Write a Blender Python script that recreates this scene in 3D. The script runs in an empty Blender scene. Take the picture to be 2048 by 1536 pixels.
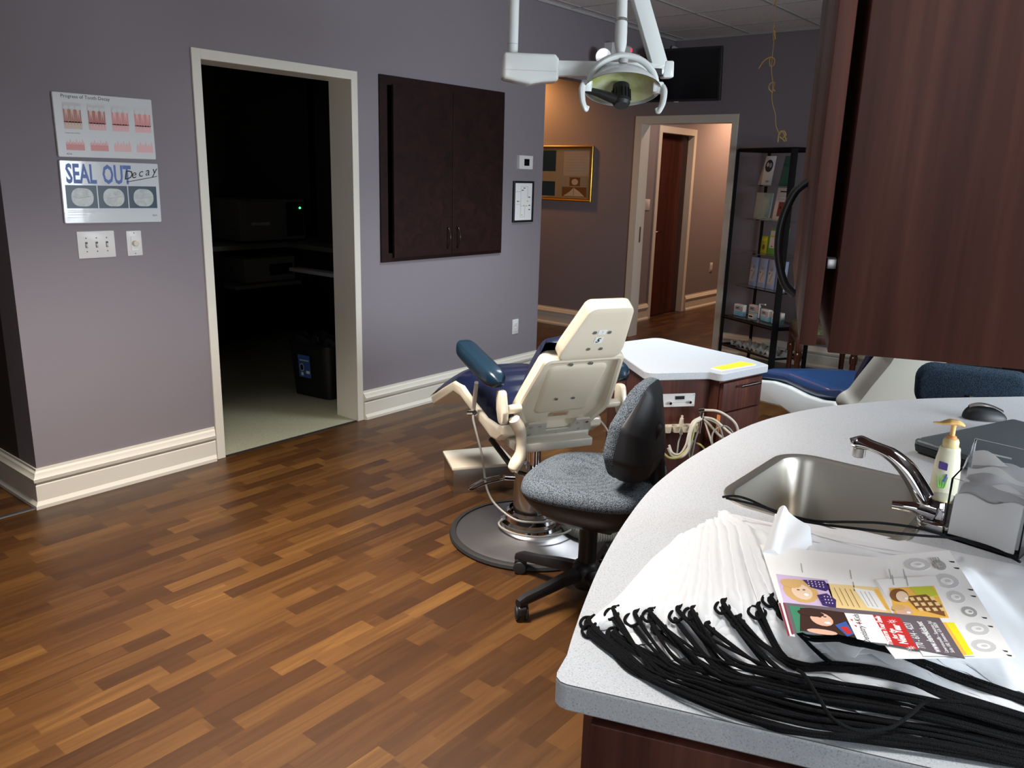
import bpy, bmesh, math, random
from mathutils import Vector, Matrix
from mathutils.geometry import intersect_line_plane
random.seed(7)
C = bpy.context.scene.collection
R = math.radians
PI = math.pi

# ---------------------------------------------------------------- camera
FPX = 1625.0
EYE = Vector((0, 0, 1.53))
YAW, PITCH, ROLL = R(38.7717), R(-14.4001), R(1.6410)
fw = Vector((math.cos(YAW)*math.cos(PITCH), math.sin(YAW)*math.cos(PITCH), math.sin(PITCH)))
rt = Vector((math.sin(YAW), -math.cos(YAW), 0)); up = rt.cross(fw)
rt, up = rt*math.cos(ROLL)+up*math.sin(ROLL), up*math.cos(ROLL)-rt*math.sin(ROLL)
cam = bpy.data.objects.new('camera', bpy.data.cameras.new('camera')); C.objects.link(cam)
cam.matrix_world = Matrix(((rt.x, up.x, -fw.x, EYE.x), (rt.y, up.y, -fw.y, EYE.y), (rt.z, up.z, -fw.z, EYE.z), (0, 0, 0, 1)))
cam.data.sensor_width = 36; cam.data.lens = FPX/2048*36; cam.data.clip_start = .05
bpy.context.scene.camera = cam

def ray(px, py): return fw + rt*((px-1024)/FPX) - up*((py-768)/FPX)
def on(px, py, ax, v):                       # where the sight line of a pixel meets the plane axis = v
    d = ray(px, py); t = (v-EYE[ax])/d[ax]; return EYE + d*t
def onp(px, py, co, no):                     # ... meets any plane
    d = ray(px, py); no = Vector(no); t = (Vector(co)-EYE).dot(no)/d.dot(no); return EYE+d*t
def atd(px, py, w): return EYE + ray(px, py)*w

# ---------------------------------------------------------------- view, world, light
sc = bpy.context.scene
sc.view_settings.view_transform = 'Standard'; sc.view_settings.look = 'None'
sc.view_settings.gamma = 1; sc.view_settings.use_curve_mapping = False
sc.view_settings.exposure = 0.0
wd = bpy.data.worlds.new('world'); sc.world = wd; wd.use_nodes = True
wd.node_tree.nodes['Background'].inputs[0].default_value = (.55, .62, .75, 1)
wd.node_tree.nodes['Background'].inputs[1].default_value = 0.03

def area(name, loc, target, sx, sy, power, col, spread=180):
    l = bpy.data.lights.new(name, 'AREA'); l.shape = 'RECTANGLE'; l.size = sx; l.size_y = sy
    l.energy = power; l.color = col; l.spread = R(spread)
    o = bpy.data.objects.new(name, l); C.objects.link(o); o.location = loc
    o.rotation_euler = (Vector(target)-Vector(loc)).to_track_quat('-Z', 'Y').to_euler(); return o
# daylight through the window band of the right-hand wall and through the window behind the camera
area('window_daylight', (2.65, -2.42, 1.32), (2.65, 3.8, .55), 3.5, .98, 78, (.84, .92, 1), 100)
area('rear_window_daylight', (-1.35, -.3, 1.6), (2.2, 1.6, .2), 1.6, 1.1, 12, (.90, .95, 1), 140)
# louvred ceiling panels: light falls steeply, so the upper walls stay dim
area('ceiling_panel_counter', (.75, .25, 2.72), (.75, .25, 0), .6, .6, 10, (1, .98, .95), 110)
area('ceiling_panel_entry', (1.45, 2.1, 2.72), (1.45, 2.1, 0), .6, .6, 76, (1, .90, .82), 98)
area('ceiling_panel_chair', (4.1, 2.3, 2.72), (4.1, 2.3, 0), .6, .6, 36, (.88, .94, 1), 104)
area('ceiling_panel_station', (3.6, -.4, 2.72), (3.6, -.4, 0), .6, .6, 19, (.94, .97, 1), 118)
def spot(name, loc, target, power, col, ang=110, r=.06):
    l = bpy.data.lights.new(name, 'SPOT'); l.energy = power; l.color = col; l.spot_size = R(ang); l.spot_blend = .7; l.shadow_soft_size = r
    o = bpy.data.objects.new(name, l); C.objects.link(o); o.location = loc
    o.rotation_euler = (Vector(target)-Vector(loc)).to_track_quat('-Z', 'Y').to_euler(); return o
spot('alcove_downlight', (6.62, 5.65, 2.66), (6.9, 5.4, 0), 85, (1, .43, .11), 150)
spot('hall_downlight', (9.8, 3.9, 2.66), (9.8, 4.0, 0), 150, (1, .56, .32), 160)
spot('hall_entry_downlight', (7.75, 3.7, 2.66), (7.9, 3.9, 0), 36, (1, .70, .55), 160)

# ---------------------------------------------------------------- materials
def mat(name, col, rough=.5, metal=0, spec=.5, coat=0, trans=0, ior=1.45, alpha=1, emis=None, es=0, bump=None, var=None, weave=None, stretch=(1, 1, 1)):
    m = bpy.data.materials.new(name); m.use_nodes = True; nt = m.node_tree; b = nt.nodes['Principled BSDF']
    b.inputs['Base Color'].default_value = (*col, 1); b.inputs['Roughness'].default_value = rough
    b.inputs['Metallic'].default_value = metal; b.inputs['Specular IOR Level'].default_value = spec
    b.inputs['Coat Weight'].default_value = coat; b.inputs['Transmission Weight'].default_value = trans
    b.inputs['IOR'].default_value = ior; b.inputs['Alpha'].default_value = alpha
    if emis: b.inputs['Emission Color'].default_value = (*emis, 1); b.inputs['Emission Strength'].default_value = es
    N, L = nt.nodes.new, nt.links.new
    tc = N('ShaderNodeTexCoord'); mp = N('ShaderNodeMapping'); mp.inputs['Scale'].default_value = stretch
    L(tc.outputs['Object'], mp.inputs['Vector'])
    if var:                                  # (scale, other colour, low, high)
        n = N('ShaderNodeTexNoise'); n.inputs['Scale'].default_value = var[0]; n.inputs['Detail'].default_value = 6
        n.inputs['Roughness'].default_value = .6
        L(mp.outputs[0], n.inputs['Vector'])
        r = N('ShaderNodeMapRange'); r.inputs['From Min'].default_value = var[2]; r.inputs['From Max'].default_value = var[3]
        L(n.outputs['Fac'], r.inputs['Value'])
        x = N('ShaderNodeMix'); x.data_type = 'RGBA'; x.inputs[6].default_value = (*col, 1); x.inputs[7].default_value = (*var[1], 1)
        L(r.outputs[0], x.inputs[0]); L(x.outputs[2], b.inputs['Base Color'])
    if weave:                                # (scale, other colour)
        n = N('ShaderNodeTexVoronoi'); n.inputs['Scale'].default_value = weave[0]; n.inputs['Randomness'].default_value = .75
        L(tc.outputs['Object'], n.inputs['Vector'])
        r = N('ShaderNodeMapRange'); r.inputs['From Min'].default_value = .25; r.inputs['From Max'].default_value = .6
        L(n.outputs['Distance'], r.inputs['Value'])
        x = N('ShaderNodeMix'); x.data_type = 'RGBA'; x.inputs[6].default_value = (*col, 1); x.inputs[7].default_value = (*weave[1], 1)
        L(r.outputs[0], x.inputs[0]); L(x.outputs[2], b.inputs['Base Color'])
        bp = N('ShaderNodeBump'); bp.inputs['Strength'].default_value = .5; bp.inputs['Distance'].default_value = .002; bp.invert = True
        L(n.outputs['Distance'], bp.inputs['Height']); L(bp.outputs[0], b.inputs['Normal'])
    if bump:                                 # (scale, strength)
        n = N('ShaderNodeTexNoise'); n.inputs['Scale'].default_value = bump[0]; n.inputs['Detail'].default_value = 4
        L(mp.outputs[0], n.inputs['Vector'])
        bp = N('ShaderNodeBump'); bp.inputs['Strength'].default_value = bump[1]; bp.inputs['Distance'].default_value = .005
        L(n.outputs['Fac'], bp.inputs['Height']); L(bp.outputs[0], b.inputs['Normal'])
    return m

def wood(name, a, b_, c, rough=.35, sc_=(9, 9, .7), grain=(60, 60, 2.2), coat=.15):
    m = bpy.data.materials.new(name); m.use_nodes = True; nt = m.node_tree; b = nt.nodes['Principled BSDF']
    N, L = nt.nodes.new, nt.links.new
    tc = N('ShaderNodeTexCoord')
    def noise(s, detail, dist=0):
        mp = N('ShaderNodeMapping'); mp.inputs['Scale'].default_value = s; L(tc.outputs['Object'], mp.inputs['Vector'])
        n = N('ShaderNodeTexNoise'); n.inputs['Scale'].default_value = 1; n.inputs['Detail'].default_value = detail; n.inputs['Distortion'].default_value = dist
        L(mp.outputs[0], n.inputs['Vector']); return n.outputs['Fac']
    cr = N('ShaderNodeValToRGB'); e = cr.color_ramp.elements
    e[0].position = .36; e[0].color = (*a, 1); e[1].position = .66; e[1].color = (*c, 1); k = e.new(.5); k.color = (*b_, 1)
    ad = N('ShaderNodeMix'); ad.inputs[0].default_value = .38
    L(noise(sc_, 4, 1.2), ad.inputs[2]); L(noise(grain, 5, .3), ad.inputs[3]); L(ad.outputs[0], cr.inputs[0])
    L(cr.outputs[0], b.inputs['Base Color']); b.inputs['Roughness'].default_value = rough; b.inputs['Specular IOR Level'].default_value = .3; b.inputs['Coat Weight'].default_value = coat
    b.inputs['Coat Roughness'].default_value = .3
    return m

def floor_mat():
    m = bpy.data.materials.new('strip_laminate'); m.use_nodes = True; nt = m.node_tree; b = nt.nodes['Principled BSDF']
    N, L = nt.nodes.new, nt.links.new
    def M_(op, a, b2=None):
        n = N('ShaderNodeMath'); n.operation = op
        for i, v in enumerate((a, b2)):
            if v is None: continue
            if isinstance(v, (int, float)): n.inputs[i].default_value = v
            else: L(v, n.inputs[i])
        return n.outputs[0]
    tc = N('ShaderNodeTexCoord'); sp = N('ShaderNodeSeparateXYZ'); L(tc.outputs['Object'], sp.inputs[0])
    X, Y = sp.outputs[0], sp.outputs[1]
    row = M_('FLOOR', M_('DIVIDE', Y, .0665))
    wn = N('ShaderNodeTexWhiteNoise'); wn.noise_dimensions = '1D'; L(row, wn.inputs['W'])
    ln = M_('ADD', M_('MULTIPLY', wn.outputs['Value'], .16), .36)
    u = M_('ADD', M_('DIVIDE', X, ln), M_('MULTIPLY', wn.outputs['Value'], 37.7))
    # every cell of two is cut again at a random place, so lengths vary
    col = M_('FLOOR', u); fr = M_('FRACT', u)
    cb = N('ShaderNodeCombineXYZ'); L(row, cb.inputs[0]); L(col, cb.inputs[1])
    w2 = N('ShaderNodeTexWhiteNoise'); w2.noise_dimensions = '2D'; L(cb.outputs[0], w2.inputs['Vector'])
    cut = M_('ADD', M_('MULTIPLY', w2.outputs['Value'], .9), .25)
    half = M_('GREATER_THAN', fr, cut)
    cb2 = N('ShaderNodeCombineXYZ'); L(row, cb2.inputs[0]); L(col, cb2.inputs[1]); L(half, cb2.inputs[2])
    w3 = N('ShaderNodeTexWhiteNoise'); w3.noise_dimensions = '3D'; L(cb2.outputs[0], w3.inputs['Vector'])
    # grain
    gm = N('ShaderNodeCombineXYZ'); L(M_('ADD', M_('MULTIPLY', X, 2.2), M_('MULTIPLY', w3.outputs['Value'], 50)), gm.inputs[0]); L(M_('MULTIPLY', Y, 38), gm.inputs[1]); L(M_('MULTIPLY', w3.outputs['Value'], 9), gm.inputs[2])
    g = N('ShaderNodeTexNoise'); g.inputs['Scale'].default_value = 1; g.inputs['Detail'].default_value = 6; g.inputs['Distortion'].default_value = .9; g.inputs['Roughness'].default_value = .65
    L(gm.outputs[0], g.inputs['Vector'])
    fac = M_('ADD', M_('ADD', M_('MULTIPLY', w3.outputs['Value'], .58), .07), M_('MULTIPLY', M_('SUBTRACT', g.outputs['Fac'], .5), .75))
    cr = N('ShaderNodeValToRGB'); e = cr.color_ramp.elements
    e[0].position = -.0; e[0].color = (.036, .0140, .0042, 1); e[1].position = .95; e[1].color = (.190, .092, .023, 1)
    k = e.new(.3); k.color = (.056, .0225, .0062, 1); k = e.new(.62); k.color = (.098, .043, .0110, 1)
    L(fac, cr.inputs[0]); L(cr.outputs[0], b.inputs['Base Color'])
    b.inputs['Roughness'].default_value = .36; b.inputs['Specular IOR Level'].default_value = .45
    return m

def speckle(name, base, dark, light, rough=.42):
    m = bpy.data.materials.new(name); m.use_nodes = True; nt = m.node_tree; b = nt.nodes['Principled BSDF']
    N, L = nt.nodes.new, nt.links.new
    tc = N('ShaderNodeTexCoord'); v = N('ShaderNodeTexNoise'); v.inputs['Scale'].default_value = 420; v.inputs['Detail'].default_value = 2
    L(tc.outputs['Object'], v.inputs['Vector'])
    cr = N('ShaderNodeValToRGB'); e = cr.color_ramp.elements
    e[0].position = .3; e[0].color = (*dark, 1); e[1].position = .72; e[1].color = (*light, 1)
    for p in (.43, .6): k = e.new(p); k.color = (*base, 1)
    L(v.outputs['Fac'], cr.inputs[0]); L(cr.outputs[0], b.inputs['Base Color']); b.inputs['Roughness'].default_value = rough
    return m

MT = dict(
    paint=mat('lavender_paint', (.262, .236, .258), .7, spec=.25, bump=(160, .05)),
    trim=mat('cream_trim', (.78, .75, .65), .38),
    shadepaint=mat('shade_brown_paint', (.055, .045, .04), .7),  # back-room and corridor walls: their dimness is put into this dark colour
    iron=mat('black_iron', (.005, .005, .006), .7, spec=.25),
    shadegrey=mat('shade_darkened_grey', (.16, .16, .15), .5),  # back-room equipment and worktop, colour darkened to stand for the shade there
    ceil=mat('ceiling_tile', (.78, .77, .76), .9, spec=.2, var=(60, (.66, .65, .65), .4, .75)),
    grid=mat('ceiling_grid', (.42, .42, .42), .6),
    floor=floor_mat(),
    vinyl=mat('sheet_vinyl', (.36, .36, .25), .5, var=(90, (.28, .28, .20), .4, .65)),
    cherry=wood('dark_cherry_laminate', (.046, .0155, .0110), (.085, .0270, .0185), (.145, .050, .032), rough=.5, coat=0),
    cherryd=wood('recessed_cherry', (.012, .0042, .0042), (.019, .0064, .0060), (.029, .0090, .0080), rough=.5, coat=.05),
    door=wood('door_veneer', (.035, .0085, .0065), (.060, .0140, .0100), (.095, .022, .015), rough=.28, coat=.3),
    redwood=wood('red_wood', (.025, .007, .004), (.06, .016, .008), (.10, .03, .014), rough=.3, coat=.4),
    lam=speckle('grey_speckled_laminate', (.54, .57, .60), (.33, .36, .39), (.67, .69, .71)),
    lamedge=mat('laminate_seam', (.10, .09, .09), .5),
    cream=mat('cream_plastic', (.72, .65, .51), .22, spec=.5, coat=.3),
    creamd=mat('warm_grey_plastic', (.52, .50, .43), .35),
    white=mat('white_enamel', (.76, .80, .78), .25, coat=.3),
    plate=mat('white_plate', (.78, .78, .76), .35),
    navy=mat('navy_vinyl', (.007, .011, .038), .28, spec=.5, coat=.2, bump=(8, .25)),
    teal=mat('dark_teal_vinyl', (.006, .022, .040), .30, coat=.2),
    blue=mat('blue_vinyl', (.010, .046, .14), .33, coat=.2),
    black=mat('black_plastic', (.010, .010, .011), .42),
    blacks=mat('black_satin', (.014, .015, .017), .5),
    rubber=mat('black_rubber', (.018, .018, .018), .6),
    chrome=mat('chrome', (.62, .62, .63), .07, metal=1),
    brushed=mat('brushed_steel', (.52, .51, .49), .27, metal=1, bump=(300, .03), stretch=(1, 1, .05)),
    steeld=mat('steel_plate', (.36, .36, .37), .40, metal=1, bump=(40, .03)),
    sinkm=mat('sink_steel', (.54, .52, .47), .38, metal=1),
    fabric=mat('grey_blue_weave', (.19, .225, .26), .9, spec=.1, weave=(290, (.045, .055, .065))),
    fabricb=mat('blue_grey_fabric', (.045, .075, .11), .9, spec=.1, weave=(290, (.02, .03, .045))),
    cotton=mat('white_cotton', (.76, .78, .80), .85, spec=.15, bump=(900, .05)),
    cord=mat('black_cord', (.005, .005, .006), .8, spec=.2, bump=(700, .8)),
    paper=mat('white_paper', (.93, .93, .92), .6),
    hose=mat('grey_tubing', (.29, .285, .25), .4),
    hosew=mat('white_tubing', (.66, .63, .54), .4),
    hosey=mat('yellow_tubing', (.55, .52, .20), .4),
    yellow=mat('yellow_label', (.95, .88, .02), .5),
    black_ink=mat('black_ink', (.02, .02, .022), .6),
    grey_ink=mat('grey_ink', (.42, .42, .42), .6),
    lgrey=mat('pale_grey_ink', (.66, .66, .66), .6),
    blue_ink=mat('blue_ink', (.05, .13, .42), .35),
    dkphoto=mat('dark_photo', (.02, .05, .085), .3),
    tooth=mat('tooth_print', (.60, .63, .60), .3, var=(40, (.40, .45, .46), .4, .7)),
    gum=mat('gum_print', (.72, .30, .28), .4), gum2=mat('pale_gum_print', (.80, .48, .48), .4), gum3=mat('brown_gum_print', (.45, .22, .14), .4),
    root=mat('root_print', (.50, .16, .14), .4), bone=mat('bone_print', (.66, .52, .42), .4),
    gloss=mat('glossy_board', (.72, .76, .78), .12, coat=.5, bump=(30, .06)),
    board=mat('white_board', (.66, .68, .68), .3),
    gold=mat('gold_frame', (.60, .38, .08), .28, metal=.9),
    bronze=mat('bronze_pull', (.05, .035, .03), .3, metal=.8),
    tan=mat('tan_mount', (.50, .38, .26), .6),
    glass=mat('clear_glass', (.93, .98, .97), .02, trans=1, ior=1.1, spec=.5),
    acrylic=mat('clear_acrylic', (.97, .97, .97), .03, trans=1, ior=1.15),
    screen=mat('black_screen', (.003, .003, .004), .18),
    led=mat('green_light', (0, .3, .05), .4, emis=(.05, 1, .25), es=3),
    redled=mat('red_light', (.4, 0, .02), .4, emis=(1, .03, .10), es=1.6),
    soap=mat('soap_bottle', (.80, .77, .58), .25, coat=.2), pump=mat('orange_pump', (.93, .58, .22), .3), cap=mat('pale_yellow_cap', (.86, .70, .34), .3), orange=mat('orange_ring', (.90, .35, .12), .35),
    graphite=mat('graphite_lid', (.085, .105, .115), .38), twine=mat('straw_twine', (.55, .38, .14), .8),
    reflector=mat('lamp_reflector', (.62, .66, .66), .18, metal=.6), lens=mat('yellowed_lamp_face', (.34, .37, .06), .3, var=(9, (.52, .55, .36), .35, .62)),
    red=mat('red_print', (.62, .03, .03), .5), slate=mat('slate_print', (.16, .13, .15), .5), amber=mat('amber_print', (.95, .55, .10), .5), gold2=mat('pale_amber_print', (.95, .72, .34), .5), skin=mat('skin_print', (.80, .48, .34), .5), skinp=mat('pale_skin_print', (.88, .66, .48), .5), hairb=mat('brown_hair_print', (.05, .022, .015), .5), blond=mat('blond_hair_print', (.72, .45, .18), .5), lilac=mat('lilac_print', (.70, .55, .78), .5), indigo=mat('indigo_print', (.06, .03, .16), .5), greenp=mat('green_print', (.06, .25, .14), .5), lime=mat('lime_print', (.60, .65, .05), .5), brownp=mat('brown_print', (.25, .10, .03), .5), redp=mat('dark_red_print', (.30, .04, .06), .5),
    aqua=mat('aqua_card', (.30, .62, .78), .5), leaf=mat('green_card', (.20, .58, .10), .5), mint=mat('mint_card', (.50, .68, .62), .5), darkgreen=mat('dark_green_card', (.03, .13, .10), .5), clearblue=mat('pale_blue_card', (.45, .55, .80), .4), pinky=mat('peach_card', (.80, .52, .38), .5),
    olive=mat('olive_upholstery', (.085, .070, .030), .6, var=(60, (.22, .18, .10), .5, .7)),
    foil=mat('dull_foil', (.30, .30, .28), .5),
    polish=mat('switch_dark_grey', (.10, .10, .10), .6),  # dark grey of toggle slots, socket holes and plate screws
)

# ---------------------------------------------------------------- mesh helpers
def rpoly(pts, r=0, inset=0, n=5):
    """rounded and inset copy of a CCW outline, always the same number of points"""
    P = [Vector((p[0], p[1])) for p in pts]; k = len(P); out = []
    rs = r if isinstance(r, (list, tuple)) else [r]*k
    Q = []
    for i in range(k):
        a, b, c = P[i-1], P[i], P[(i+1) % k]
        d1 = (b-a).normalized(); d2 = (c-b).normalized()
        n1 = Vector((-d1.y, d1.x)); n2 = Vector((-d2.y, d2.x)); s = n1+n2
        Q.append(b + s*(inset/max(.2, 1+n1.dot(n2))))
    for i in range(k):
        a, b, c = Q[i-1], Q[i], Q[(i+1) % k]
        l1, l2 = (b-a).length, (c-b).length
        d1 = (b-a).normalized() if l1 > 1e-9 else Vector((1, 0)); d2 = (c-b).normalized() if l2 > 1e-9 else d1
        cr = d1.x*d2.y-d1.y*d2.x; ang = math.atan2(abs(cr), d1.dot(d2))
        if rs[i] <= 0 or ang < .02:
            if rs[i] <= 0 and not any(rs): out.append(b)
            else: out += [b.copy() for _ in range(n+1)] if False else [b + d1*(1e-5*(j-n/2)) for j in range(n+1)]
            continue
        rr = max(rs[i]-inset, .0004) if cr > 0 else rs[i]+inset
        t = min(rr*math.tan(ang/2), l1*.49, l2*.49); p0 = b-d1*t; p1 = b+d2*t
        for j in range(n+1):
            q = j/n; w = 1/ math.cos(ang/2)
            # quadratic rational arc (conic) for an exact fillet
            wt = math.cos(ang/2); den = (1-q)**2+2*q*(1-q)*wt+q*q
            out.append((p0*(1-q)**2 + b*(2*q*(1-q)*wt) + p1*q*q)/den)
    return out

def rprof(h, b, n=3, z0=0):
    """(inset, z) pairs of a slab of height h with all edges rounded by b"""
    o = [(b-b*math.sin(PI/2*i/n), z0+b-b*math.cos(PI/2*i/n)) for i in range(n+1)]
    o += [(b-b*math.cos(PI/2*i/n), z0+h-b+b*math.sin(PI/2*i/n)) for i in range(n+1)]
    return o

def spline(pts, n=8, closed=False):
    P = [Vector(p) for p in pts]; k = len(P); out = []
    if k < 3: return P
    rng = range(k if closed else k-1)
    for i in rng:
        if closed: a, b, c, d = P[i-1], P[i], P[(i+1) % k], P[(i+2) % k]
        else: b, c = P[i], P[i+1]; a = P[i-1] if i else b*2-c; d = P[i+2] if i+2 < k else c*2-b
        for j in range(n):
            t = j/n
            out.append(.5*((2*b)+(c-a)*t+(2*a-5*b+4*c-d)*t*t+(3*b-a-3*c+d)*t**3))
    if not closed: out.append(P[-1])
    return out

class M:
    def __init__(s, T=None): s.bm = bmesh.new(); s.T = T or Matrix(); s.mats = []; s.mi = 0
    def m(s, key):
        if key not in s.mats: s.mats.append(key)
        s.mi = s.mats.index(key); return s
    def v(s, p): return s.bm.verts.new(s.T @ Vector(p))
    def f(s, vs):
        try: fc = s.bm.faces.new(vs); fc.material_index = s.mi; fc.smooth = True; return fc
        except ValueError: return None
    def loft(s, rings, closed=True, cap0=True, cap1=True):
        V = [[s.v(p) for p in r] for r in rings]; k = len(V[0])
        for a, b in zip(V, V[1:]):
            for i in range(k if closed else k-1):
                j = (i+1) % k; s.f([a[i], a[j], b[j], b[i]])
        if cap0: s.f(V[0][::-1])
        if cap1: s.f(V[-1])
        return V
    def stack(s, pts, r, prof, cap0=True, cap1=True, n=5, T=None):
        """outline in local xy, profile of (inset, z)"""
        T = T or Matrix()
        return s.loft([[T @ Vector((p.x, p.y, z)) for p in rpoly(pts, r, ins, n)] for ins, z in prof], True, cap0, cap1)
    def box(s, lo, hi, b=0, T=None, n=2):
        x0, y0, z0 = lo; x1, y1, z1 = hi
        x0, x1 = min(x0, x1), max(x0, x1); y0, y1 = min(y0, y1), max(y0, y1); z0, z1 = min(z0, z1), max(z0, z1)
        pts = [(x0, y0), (x1, y0), (x1, y1), (x0, y1)]
        if b: s.stack(pts, b, rprof(z1-z0, b, 2, z0), n=n, T=T)
        else: s.stack(pts, 0, [(0, z0), (0, z1)], T=T)
        return s
    def prism(s, pts3, ext):
        """planar 3-D outline swept by a vector"""
        e = Vector(ext); s.loft([[Vector(p) for p in pts3], [Vector(p)+e for p in pts3]]); return s
    def lathe(s, prof, seg=32, T=None, cap0=True, cap1=True):
        T = T or Matrix(); s.loft([[T @ Vector((r*math.cos(2*PI*i/seg), r*math.sin(2*PI*i/seg), z)) for i in range(seg)] for r, z in prof], True, cap0, cap1); return s
    def tube(s, pts, rad, seg=10, sm=0, closed=False, flat=1):
        P = [Vector(p) for p in pts]
        if sm: P = spline(P, sm, closed)
        k = len(P); rads = rad if isinstance(rad, (list, tuple)) else [rad]*k
        if len(rads) != k:
            rads = [rads[min(int(i/(k-1)*(len(rads)-1)), len(rads)-2)]*(1-(i/(k-1)*(len(rads)-1)) % 1 if i < k-1 else 0)+rads[min(int(i/(k-1)*(len(rads)-1)), len(rads)-2)+1]*((i/(k-1)*(len(rads)-1)) % 1 if i < k-1 else 1) for i in range(k)]
        rings = []; nrm = None
        for i in range(k):
            t = (P[(i+1) % k]-P[i-1]) if closed else (P[min(i+1, k-1)]-P[max(i-1, 0)])
            t.normalize()
            if nrm is None:
                nrm = t.orthogonal().normalized() if abs(t.z) > .95 else Vector((0, 0, 1))
            nrm = (nrm-t*nrm.dot(t)).normalized(); bn = t.cross(nrm)
            rings.append([P[i]+(nrm*math.cos(2*PI*j/seg)*flat+bn*math.sin(2*PI*j/seg))*rads[i] for j in range(seg)])
        if closed: rings.append(rings[0])
        s.loft(rings, True, not closed, not closed); return s
    def grid(s, fn, nu, nv):
        V = [[s.v(fn(i/nu, j/nv)) for j in range(nv+1)] for i in range(nu+1)]
        for i in range(nu):
            for j in range(nv): s.f([V[i][j], V[i+1][j], V[i+1][j+1], V[i][j+1]])
        return V
    def poly(s, pts, T, z=0, th=.0002, r=0):
        s.stack(pts, r, [(0, z), (0, z+th)], T=T); return s
    def rect(s, x0, y0, x1, y1, T, z=0, th=.0002, r=0): return s.poly([(x0, y0), (x1, y0), (x1, y1), (x0, y1)], T, z, th, r)
    def disc(s, x, y, rx, ry, T, z=0, th=.0002, n=20, rot=0):
        c, q = math.cos(rot), math.sin(rot)
        return s.poly([(x+rx*math.cos(2*PI*i/n)*c-ry*math.sin(2*PI*i/n)*q, y+rx*math.cos(2*PI*i/n)*q+ry*math.sin(2*PI*i/n)*c) for i in range(n)], T, z, th)
    def text(s, txt, T, size, x=0, y=0, z=.0004, th=.0002, align='LEFT', shear=0, bold=0, sx=1):
        cu = bpy.data.curves.new('t', 'FONT'); cu.body = txt; cu.size = size; cu.align_x = align; cu.extrude = th/2; cu.shear = shear; cu.offset = bold
        cu.resolution_u = 2
        o = bpy.data.objects.new('t', cu); me = bpy.data.meshes.new_from_object(o)
        k = len(s.bm.verts); kf = len(s.bm.faces); s.bm.from_mesh(me); s.bm.verts.ensure_lookup_table(); s.bm.faces.ensure_lookup_table()
        TT = s.T @ T @ Matrix.Translation((x, y, z)) @ Matrix.Diagonal((sx, 1, 1, 1))
        for v in s.bm.verts[k:]: v.co = TT @ v.co
        for fc in s.bm.faces[kf:]: fc.material_index = s.mi
        bpy.data.objects.remove(o); bpy.data.curves.remove(cu); bpy.data.meshes.remove(me); return s
    def build(s, name, parent=None, sharp=35, **props):
        bm = s.bm; bmesh.ops.recalc_face_normals(bm, faces=bm.faces)
        me = bpy.data.meshes.new(name)
        if parent is not None: W = WM[parent.name]
        else:
            xs = [v.co for v in bm.verts]
            W = Matrix.Translation(((min(c.x for c in xs)+max(c.x for c in xs))/2, (min(c.y for c in xs)+max(c.y for c in xs))/2, min(c.z for c in xs)))
            if props.get('origin0'): W = Matrix()
        props.pop('origin0', None)
        bm.transform(W.inverted()); bm.to_mesh(me); bm.free()
        for k in s.mats: me.materials.append(MT[k])
        me.set_sharp_from_angle(angle=R(sharp))
        o = bpy.data.objects.new(name, me); C.objects.link(o); WM[o.name] = W
        if parent is not None: o.parent = parent
        else: o.matrix_world = W
        for k, v in props.items(): o[k] = v
        return o
WM = {}
def thing(name, label, cat, W, group=None):
    o = bpy.data.objects.new(name, None); C.objects.link(o); o.empty_display_size = .05
    W = W if isinstance(W, Matrix) else Matrix.Translation(W)
    o.matrix_world = W; WM[o.name] = W; o['label'] = label; o['category'] = cat
    if group: o['group'] = group
    return o
def dup(o, W, label=None, parent=None):
    c = o.copy(); C.objects.link(c); WM[c.name] = W if W else WM[o.name]
    if parent is not None: c.parent = parent
    elif W: c.matrix_world = W
    if label: c['label'] = label
    for ch in list(o.children): dup(ch, None, None, c)
    return c
def frame(o, x, y):
    x = Vector(x).normalized(); y = Vector(y); y = (y-x*y.dot(x)).normalized(); z = x.cross(y)
    return Matrix(((x.x, y.x, z.x, o[0]), (x.y, y.y, z.y, o[1]), (x.z, y.z, z.z, o[2]), (0, 0, 0, 1)))
def rotz(a, o=(0, 0, 0)): return Matrix.Translation(o) @ Matrix.Rotation(R(a), 4, 'Z')
def S(m, name, **k): return m.build(name, kind='structure', **k)
# ================================================================ the room
YL, XF, CH_, T_ = 3.83, 6.96, 2.74, .19          # left wall plane, far wall plane, ceiling height, wall thickness
XC0, XC1 = 1.35, 5.064                            # ends of the left wall
DX0, DX1, DZ = 2.286, 3.215, 2.032                # doorway in the left wall
FY0, FY1, FZ = 3.21, 4.105, 2.03                  # doorway in the far wall
YH = 4.52                                         # hall wall beyond

m = M().m('floor'); m.box((-2, -2.6, -.05), (14, 3.83, 0)); m.box((5.064, 3.83, -.05), (14, 6.4, 0)); S(m, 'floor', origin0=True)
m = M().m('floor'); m.box((-2, 3.83, -.05), (1.35, 6.6, -.002)); S(m, 'floor_corridor', origin0=True)
m = M().m('vinyl'); m.box((1.35, 3.836, -.05), (5.064, 6.6, .004)); S(m, 'floor_sterilization')
m = M().m('steeld'); m.stack([(-1.6, 3.815), (1.33, 3.815), (1.33, 3.85), (-1.6, 3.85)], .002, [(0, 0), (.006, .004), (.012, .005)]); S(m, 'trim_1')
m = M().m('rubber'); m.box((2.29, 3.822, 0), (3.212, 3.838, .005)); S(m, 'trim_2')
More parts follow.
